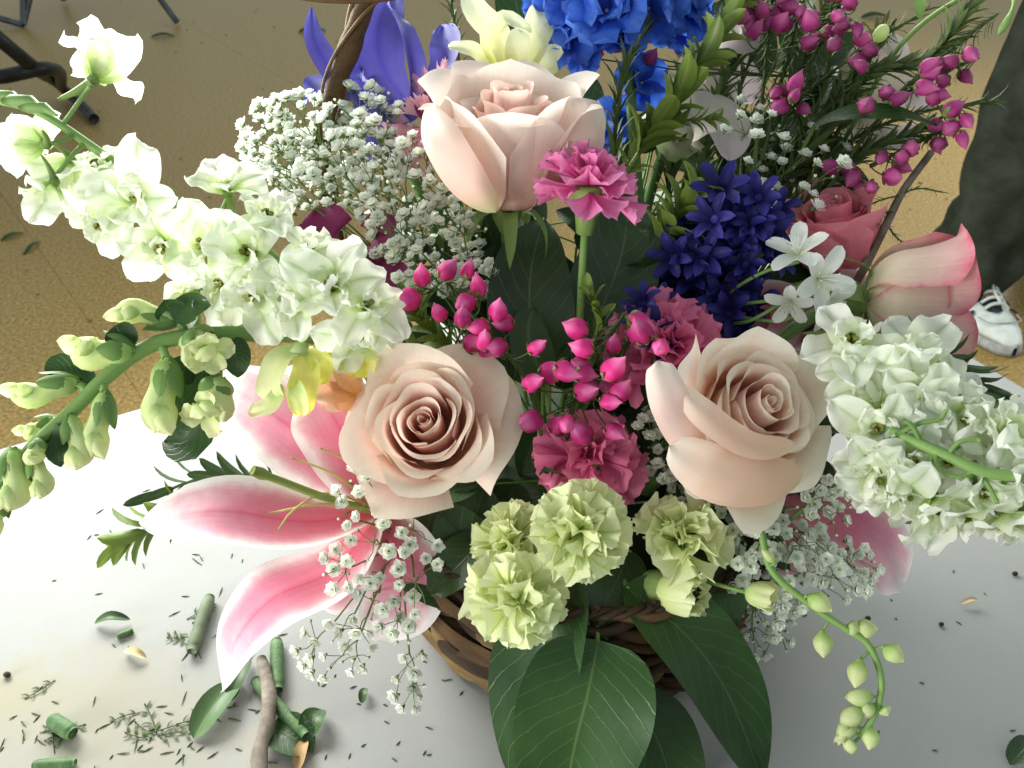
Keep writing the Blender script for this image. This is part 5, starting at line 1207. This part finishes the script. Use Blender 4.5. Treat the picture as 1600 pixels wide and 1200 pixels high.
# ================================================================== FOLIAGE
def leafy(label, path, L, mesh, n, mat, el=.75, r=(.0016, .0008), seed=0, group=None, cat='leafy sprig', name='leafy_sprig', pairs=True, sc=(1, .7), foot=True):
    sp = spline(pp(path), 30)
    st = stem_to_basket(sp[0], sp[1]-sp[0]) if foot else None
    t = thing(name, label, cat, st[-1] if foot else sp[0], group)
    mb = MB().tube(sp, np.linspace(r[0], r[1], 30), 6)
    if foot: mb.tube(st, r[0], 6)
    part('stem', mb.build('stem'), mat, t)
    sprig(t, sp, L, mesh, n, el=el, i0=.05, i1=1, seed=seed, pairs=pairs, sc=sc)
    return t
leafy('thick yellow green leafy sprig slanting up behind the small pink carnation', [(985, 260, .54), (1030, 190, .53), (1080, 120, .525), (1130, 40, .53), (1160, -30, .535)], .031, LF_box, 22, M_leafyl, el=.65, seed=1, group='box leaf sprigs')
leafy('short yellow green leafy sprig above the dark blue star flowers', [(1020, 400, .54), (1050, 350, .53), (1080, 305, .52)], .030, LF_box, 11, M_leafyl, el=.8, seed=2, group='box leaf sprigs')
leafy('small fresh leafy tip directly above the centre pink buds', [(925, 545, .50), (935, 500, .49), (925, 465, .485)], .018, [LF_nd[0], LF_box[0], LF_nd[2]], 12, M_leafyl, el=.5, seed=3, group='box leaf sprigs')
leafy('dark leafy sprig in the gap left of the centre pink buds', [(720, 560, .53), (660, 500, .52), (640, 470, .51)], .022, LF_box, 16, M_leafol, el=.8, seed=4, group='box leaf sprigs')
leafy('yellow green leafy sprig reaching right from the slanting one', [(960, 300, .55), (1010, 215, .54), (1060, 190, .535), (1110, 185, .53)], .020, LF_box, 14, M_leafyl, el=.7, seed=5, group='box leaf sprigs')
leafy('narrow leaved sprig with thin dark leaves sticking out left of the pink lily', [(560, 800, .54), (420, 760, .53), (330, 745, .53), (250, 770, .53)], .030, LF_ol, 12, M_leafol, el=.7, seed=6, group='narrow leaf sprigs')
leafy('narrow leaved sprig with pale leaves fanned below the long lily petal', [(480, 780, .55), (330, 790, .535), (260, 810, .53), (190, 850, .53)], .032, LF_box, 13, M_leafol, el=.6, seed=7, group='narrow leaf sprigs')
leafy('narrow dark leaved sprig showing above the right white spray', [(1330, 640, .50), (1420, 560, .475), (1490, 565, .465), (1548, 610, .46)], .027, LF_ol, 16, M_leafol, el=.8, seed=8, group='narrow leaf sprigs')
leafy('wispy thin leaved sprig left of the slanting leafy sprig', [(960, 330, .56), (960, 220, .55), (975, 120, .545), (1000, 60, .54)], .030, LF_nd, 30, M_needle, el=.35, seed=9, group='wispy sprigs')
leafy('wispy thin leaved sprig at the top centre beside the yellow alstroemeria', [(720, 160, .58), (715, 80, .57), (705, 0, .57), (700, -60, .57)], .016, LF_nd, 30, M_needle, el=.6, seed=10, group='wispy sprigs')
for i, (pa, lab) in enumerate([([(1180, 330, .6), (1230, 180, .60), (1330, 90, .59), (1440, 20, .59)], 'wispy dark stem with fine needles among the upper right buds, the longest one'), ([(1200, 300, .61), (1280, 160, .6), (1300, 60, .6), (1310, 0, .6)], 'wispy dark stem with fine needles rising between the two top bud sprigs'),
                               ([(1160, 330, .6), (1150, 200, .59), (1170, 100, .59), (1230, 30, .58)], 'wispy dark stem with fine needles next to the slanting leafy sprig'), ([(1230, 330, .59), (1300, 240, .59), (1420, 180, .58), (1540, 160, .57)], 'wispy dark stem with fine needles pointing right toward the trouser leg')]):
    leafy(lab, pa, .018, LF_nd, 44, M_needle, el=.5, seed=20+i, group='wispy sprigs', sc=(1, .8))
for i, (pa, lab) in enumerate([([(1090, 330, .6), (1110, 200, .595), (1150, 80, .59), (1190, -20, .59)], 'dense needle leaved branch behind the top of the slanting leafy sprig'), ([(1150, 320, .6), (1190, 220, .595), (1240, 130, .59), (1290, 10, .59)], 'dense needle leaved branch under the top edge pink bud sprig'),
                               ([(1180, 340, .6), (1240, 260, .59), (1310, 180, .59), (1370, 60, .59)], 'dense needle leaved branch crossing behind the pointed green leaf'), ([(1200, 360, .6), (1260, 320, .59), (1330, 250, .585), (1440, 200, .58)], 'dense needle leaved branch low on the right under the pale blush lily'),
                               ([(1040, 330, .61), (1060, 180, .60), (1080, 60, .60), (1100, -20, .6)], 'dense needle leaved branch between the delphinium and the slanting leafy sprig'), ([(1260, 200, .6), (1350, 120, .59), (1450, 90, .58), (1500, 30, .575)], 'dense needle leaved branch at the far upper right')]):
    leafy(lab, pa, .026, LF_nd2, 46, M_needle, el=.55, seed=40+i, group='needle leaved branches', sc=(1, .8), r=(.0018, .001))
# twig on the right with side sprays
tw = spline(pp([(1350, 420, .56), (1385, 350, .56), (1410, 300, .565), (1455, 238, .57)]), 16)
t = thing('bare_twig', 'bare brown twig with tiny side sprays leaning right over the floor', 'twig', stem_to_basket(tw[0], tw[1]-tw[0])[-1])
part('stem', MB().tube(tw, np.linspace(.0028, .0024, 16), 8).build('stem'), M_twig, t); part('stem', MB().tube(stem_to_basket(tw[0], tw[1]-tw[0]), .0028, 8).build('stem'), M_twig, t)
for k, q in enumerate([[(1400, 310, .565), (1430, 295, .56), (1472, 300, .56)], [(1385, 350, .56), (1400, 370, .56), (1422, 388, .56)], [(1395, 330, .56), (1375, 335, .555), (1370, 350, .55)], [(1405, 305, .56), (1370, 315, .56), (1340, 330, .56)]]):
    s_ = spline(pp(q), 12); part('side_spray', MB().tube(s_, .0006, 4).build('side_spray'), M_needle, t); sprig(t, s_, .007, LF_nd, 12, el=.7, seed=k)

def bigleaf(label, pts, wd, n1, mat=None, n2=None, seed=0, ab=(.5, .7), group='broad green leaves', cup=.25, stem=True, fold=.12):
    q = pp(pts); foot = BC+np.array([np.clip((q[0]-BC)[0], -.08, .08), np.clip((q[0]-BC)[1], -.08, .08), .09])
    t = thing('broad_leaf', label, 'leaf', foot, group)
    part('stem', MB().tube(spline([foot, (foot+q[0])/2+[0, 0, .008], q[0]+(q[1]-q[0])*.06], 8), .0014, 6).build('stem'), M_stemlt, t)
    leaf(t, q, wd, V(*n1), mat or M_leaf, ab=ab, seed=seed, n2=None if n2 is None else V(*n2), cup=cup, fold=fold, ruf=.07, nu=26, nv=14)
    return t
bigleaf('largest broad leaf hanging straight down over the front of the basket', [(935, 1000, .478), (920, 1080, .466), (900, 1160, .466), (880, 1270, .475)], .036, (.0, .5, .85), n2=(0, .1, 1), seed=1, ab=(.36, .5))
bigleaf('broad leaf hanging at the lower left of the basket under the green carnation', [(890, 890, .50), (860, 970, .488), (835, 1080, .488), (820, 1230, .50)], .027, (-.4, .45, .8), n2=(-.4, .1, .9), seed=2, ab=(.5, .55))
bigleaf('broad leaf hanging at the lower right, its tip near the bottom edge', [(975, 915, .49), (1065, 985, .485), (1130, 1070, .492), (1195, 1230, .515)], .025, (.3, .5, .8), n2=(.2, .2, .9), seed=3, ab=(.5, .7))
bigleaf('broad leaf at the bottom edge half under the largest one', [(985, 1080, .52), (1020, 1140, .515), (1045, 1210, .52), (1050, 1300, .53)], .024, (.3, .3, .9), seed=4, ab=(.5, .6))
bigleaf('dark broad leaf in shade under the open peach rose', [(760, 900, .53), (700, 870, .52), (650, 820, .52), (635, 770, .525)], .030, (-.2, .3, .9), M_leafdk, seed=5)
bigleaf('dark broad leaf right of the peach rose stem', [(800, 930, .535), (760, 880, .525), (740, 820, .52), (760, 760, .53)], .028, (0, .2, .9), M_leafdk, seed=6)
bigleaf('dark broad leaf left of the pink carnation stem, below the highest rose', [(850, 600, .53), (830, 520, .52), (830, 420, .525), (850, 340, .54)], .026, (.1, .1, .95), M_leafdk, seed=7)
bigleaf('dark broad leaf right of the pink carnation stem', [(900, 560, .535), (950, 460, .53), (975, 380, .53), (985, 300, .545)], .026, (.1, .3, .9), M_leafdk, seed=8)
bigleaf('green pointed leaf lying across the upper right bud sprigs', [(1270, 196, .58), (1330, 180, .565), (1400, 180, .56), (1465, 195, .56)], .0105, (0, .7, .7), seed=9, ab=(.4, .6))
bigleaf('broad leaf standing upright at the top edge left of the blue delphinium', [(830, 120, .60), (820, 60, .60), (805, 0, .60), (790, -60, .61)], .016, (0, .0, 1), seed=10)
bigleaf('grey green leaf beside the cut end of the right lily, over the table', [(1330, 780, .56), (1380, 800, .57), (1420, 810, .58), (1455, 822, .59)], .009, (.1, .7, .6), M_leafol, seed=11)
bigleaf('pointed grey green leaf lying over the table right of the far right rose', [(1505, 630, .455), (1530, 628, .45), (1560, 632, .448), (1590, 642, .448)], .0068, (.1, .7, .6), M_leafol, seed=12)
bigleaf('dull green leaf between the yellow snapdragon florets and the left lily', [(560, 660, .54), (540, 640, .53), (510, 640, .52), (480, 680, .52)], .014, (0, .2, .9), M_leafdk, seed=13)
bigleaf('pale grey green leaf behind the centre buds, left of the leafy tip', [(860, 600, .51), (835, 560, .505), (825, 510, .505), (835, 480, .51)], .012, (0, .2, .9), M_leafol, seed=14)
bigleaf('dark leaf lying over the basket rim between the green carnations and the right hanging leaf', [(985, 860, .51), (965, 905, .495), (945, 950, .487), (950, 1000, .487)], .016, (.1, .4, .9), M_leafdk, seed=15)
bigleaf('dark leaf over the left basket rim beside the pale lily petal', [(760, 830, .52), (730, 870, .505), (695, 905, .50), (672, 930, .50)], .015, (-.2, .5, .8), M_leafdk, seed=16)
bigleaf('dark leaf over the basket rim right of the tight carnation bud', [(1080, 850, .52), (1110, 900, .505), (1140, 935, .50), (1150, 975, .50)], .014, (.2, .5, .8), M_leafdk, seed=17)
bigleaf('dark leaf over the basket rim between the two lower green carnations', [(860, 830, .52), (890, 880, .50), (915, 930, .49), (925, 965, .487)], .015, (.1, .5, .8), M_leafdk, seed=18)
# dark foliage filling the heart of the bouquet
rf = random.Random(99)
labs = ['dark evergreen stem filling the upper right under the dusky bud sprigs', 'dark evergreen stem filling the upper left heart of the bouquet', 'dark evergreen stem filling the centre of the bouquet', 'dark evergreen stem filling the right of the bouquet', 'dark evergreen stem filling the lower centre above the basket rim', 'dark evergreen stem filling the far side of the bouquet', 'dark evergreen stem behind the open cream rose and white star blooms']
for k, (lab, (cx, cy, rx, ry, d0, d1, n)) in enumerate(zip(labs, [(1180, 180, 120, 150, .615, .66, 46), (720, 440, 110, 90, .56, .62, 26), (900, 520, 150, 150, .545, .60, 44), (1180, 480, 130, 150, .58, .64, 40), (930, 800, 260, 110, .53, .57, 44), (1000, 300, 230, 140, .61, .68, 50), (1130, 700, 130, 120, .535, .57, 26)])):
    root = BC+[rf.uniform(-.04, .04), rf.uniform(-.03, .05), .09]; cen = P(cx, cy, (d0+d1)/2)
    t = thing('evergreen_stem', lab, 'evergreen stem', root, 'dark evergreen filler stems')
    main = spline([root, (root+cen)/2+[0, 0, .01], cen], 16); mb = MB().tube(main, .0022, 6)
    lv = []
    for j in range(n):
        a = rf.uniform(0, 6.283); r = math.sqrt(rf.random()); p = P(cx+rx*r*math.cos(a), cy+ry*r*math.sin(a), rf.uniform(d0, d1)); b = main[rf.randrange(6, 16)]
        mb.tube(spline([b, (b+p)/2, p], 5), .0008, 4); lv.append((p, nrm(nrm(p-b)+V(rf.uniform(-.8, .8), rf.uniform(-.8, .8), rf.uniform(-.2, .5)))))
    part('stem', mb.build('stem'), M_green, t)
    for j, (p, ax) in enumerate(lv):
        L = rf.uniform(.03, .048); side = V(rf.uniform(-.6, .6), rf.uniform(-.2, .8), .7)
        leaf(t, [p, p+ax*L*.5+side*.002, p+ax*L], rf.uniform(.010, .015), side, M_leafdk, seed=j, nu=10, nv=6)

# stems crossing the top right (green arching stem with bud, hanging leaf)
sp = spline(pp([(1330, 200, .60), (1400, 80, .585), (1450, 30, .58), (1530, -20, .575)]), 20)
t = thing('arching_stem', 'smooth green stem arching out of the top right with one pale closed bud', 'flower stem', stem_to_basket(sp[0], sp[1]-sp[0])[-1])
part('stem', MB().tube(sp, .0016, 7).build('stem'), M_stemlt, t); part('stem', MB().tube(stem_to_basket(sp[0], sp[1]-sp[0]), .0016, 7).build('stem'), M_stemlt, t)
part('bud', MB().tube(spline(pp([(1368, 66, .57), (1378, 50, .568), (1384, 38, .568)]), 7), np.array([.3, .8, 1, 1, .9, .6, .1])*.0048, 10, lobes=4, lamp=.06).build('bud'), M_snap, t)
leaf(t, pp([(1440, 30, .58), (1435, 10, .575), (1450, -30, .57)]), .004, V(0, 0, 1), M_stemlt, name='bract', nu=6, nv=4)
sp = spline(pp([(1540, -30, .57), (1582, -5, .565), (1580, 20, .56), (1560, 55, .56)]), 12)
part('drooping_tip', MB().tube(sp, [.0012]*8+[.002, .0026, .0024, .0006], 7).build('drooping_tip'), M_stemlt, t)

# ================================================================== TABLE SCRAPS
M_drytan = rough_mat('dry_tan', c(168, 140, 100), c(206, 184, 146), 60)
def rod(name, label, cat, a, b, r, mat, h=None, mids=(), group=None, taper=1., rb=0):
    h = r if h is None else h
    pts = [onT(*a, h)]+[onT(*m_, h) for m_ in mids]+[onT(*b, h)]
    sp = spline(pts, 16); rr = np.linspace(r, r*taper, 16)*(1+rb*np.sin(np.arange(16)*1.7))*np.array([.72, .9]+[1]*12+[.92, .7])
    return solo(name, MB().tube(sp, rr, 10).build(name), mat, label, cat, group)
rod('cut_stem', 'thick grey green cut stem piece lying left of the lower lily petal', 'cut stem', (328, 932), (300, 1018), .0047, M_twigg, group='cut stems on the table')
rod('bare_stick', 'grey brown bare stick lying at the bottom left, beside the green cut stems', 'stick', (408, 1028), (410, 1225), .0042, M_twig, h=.009, mids=((420, 1080), (418, 1130), (405, 1180)), rb=.08, taper=1.2, group='cut stems on the table')
rod('cut_stem', 'short upright-lying bright green cut stem above the diagonal one', 'cut stem', (432, 1000), (434, 1078), .0046, M_cutg, group='cut stems on the table')
rod('cut_stem', 'diagonal green cut stem lying under the grey stick', 'cut stem', (398, 1062), (478, 1150), .0042, M_cutg, mids=((440, 1110),), group='cut stems on the table')
rod('cut_stem', 'stubby dark green cut stem piece alone on the smeared table corner', 'cut stem', (80, 1124), (114, 1146), .0052, M_cutg, group='cut stems on the table')
rod('cut_stem', 'small thin green stem bit beside the curled olive leaf', 'cut stem', (183, 995), (208, 985), .0022, M_cutg, group='cut stems on the table')
rod('cut_stem', 'green stem piece cut by the bottom edge at the lower left', 'cut stem', (52, 1196), (118, 1192), .0035, M_cutg, group='cut stems on the table')
def tleaf(label, x, y, L, wd, ang, mat, h=.004, curl=.3, ab=(.5, .6), name='fallen_leaf', cat='fallen leaf', group='fallen leaves on the table'):
    return scrap(name, label, cat, x, y, L, wd, ang, floor=False, mat=mat, group=group, curl=curl, h=h, ab=ab)
tleaf('curled olive green leaf lying alone on the left of the table', 177, 974, .024, .0042, .1, M_leafol, curl=.5)
tleaf('tan dry petal lying below the curled olive leaf', 213, 1026, .018, .0032, -.35, M_drytan, name='dry_petal', cat='dry petal')
tleaf('blue green leaf lying under the tip of the lower lily petal', 340, 1110, .045, .010, 1.15, M_leafol, h=.003)
tleaf('smaller blue green leaf tucked behind the lower lily petal tip', 376, 1066, .032, .006, 1.4, M_leafol)
tleaf('broad green leaf scrap under the grey stick at the bottom', 455, 1158, .034, .014, -.5, M_leaf, h=.002)
tleaf('small dark pointed leaf scrap right of the diagonal green stem', 492, 1135, .020, .008, 1.3, M_leaf, h=.006)
tleaf('brown dry leaf standing at the bottom edge beside the stick', 472, 1182, .020, .0042, 1.5, rough_mat('dry_brown', c(150, 120, 80), c(176, 146, 104), 60), name='dry_petal', cat='dry petal')
tleaf('tiny green leaf alone on the table below the hanging baby\'s breath', 569, 1090, .011, .0030, 1.5, M_leafol)
tleaf('dark crumpled leaf bit at the lower right edge of the table', 1595, 1180, .026, .008, .6, M_leafdk)
tleaf('small pale dry bit on the right side of the table', 1514, 944, .014, .0018, .2, M_drytan, name='dry_petal', cat='dry petal')
for lab, x, y, r in (('dark seed on the right of the table, lower one', 1471, 975, .0019), ('dark seed on the table near the drooping bud spike', 1356, 966, .0022), ('brown seed at the right of the table, upper one', 1586, 896, .0022), ('brown seed at the far left of the table', 11, 1054, .0026), ('black seed near the blue green leaf', 308, 1120, .0010)):
    o = onT(x, y, r*.7); solo('seed', MB().tube([o-RT*r, o-RT*r*.6, o, o+RT*r*.6, o+RT*r], np.array([.1, .8, 1, .8, .1])*r*.8, 8).build('seed'), M_mag if r > .003 else M_tw[1], lab, 'seed', 'seeds on the table')
# tiny clippings nobody could count
mb = MB(); r2 = random.Random(8)
def clip(x, y, s):
    o = onT(x, y, .0002); a = r2.uniform(0, 6.28); d = np.array([math.cos(a), math.sin(a), r2.uniform(0, .1)]); e = np.array([-d[1], d[0], 0])*r2.uniform(-.5, .5)
    mb.tube([o-d*s, o+e*s*.4+[0, 0, .0003], o+d*s+e*s], [.0003, .0005, .0002], 4)
for k in range(20): clip(r2.uniform(20, 700), r2.uniform(880, 1195), r2.uniform(.0012, .0035))
for k in range(34): clip(r2.gauss(270, 70), r2.gauss(1150, 30), r2.uniform(.0015, .0045))
for k in range(16): clip(r2.gauss(330, 40), r2.gauss(990, 40), r2.uniform(.003, .006))
for k in range(14): clip(r2.uniform(60, 420), r2.uniform(735, 880), r2.uniform(.0015, .0035))
for k in range(20): clip(r2.uniform(480, 720), r2.uniform(1040, 1195), r2.uniform(.001, .0025))
for k in range(12): clip(r2.uniform(1250, 1590), r2.uniform(880, 1180), r2.uniform(.0008, .002))
for k in range(14):
    cx_, cy_ = (r2.gauss(250, 60), r2.gauss(1155, 22)) if k % 2 else ((r2.gauss(60, 28), r2.gauss(1135, 28)) if k % 4 else (r2.gauss(290, 25), r2.gauss(985, 25)))
    o = onT(cx_, cy_, .0004); a0 = r2.uniform(0, 6.28); d = np.array([math.cos(a0), math.sin(a0), 0]); n_ = np.array([-d[1], d[0], 0]); Ls = r2.uniform(.006, .013)
    mb.tube(spline([o-d*Ls, o+n_*r2.uniform(-.002, .002)+[0, 0, .0008], o+d*Ls], 6), .0004, 4)
    for q in range(5):
        b = o+d*Ls*(-.7+.35*q); s_ = (1 if q % 2 else -1)
        ribbon(mb, [b, b+(n_*s_+d*.6)*.0022+[0, 0, .0008], b+(n_*s_+d*.9)*.0042+[0, 0, .0006]], r2.uniform(.0005, .0011), [0, 0, 1], (.5, .6), nu=4, nv=2)
for k in range(16): clip(r2.gauss(60, 30), r2.gauss(1140, 25), r2.uniform(.0015, .0045))
solo('leaf_clippings', mb.build('leaf_clippings'), M_needle, 'tiny green and brown clippings scattered over the white table', 'clippings', kind='stuff')
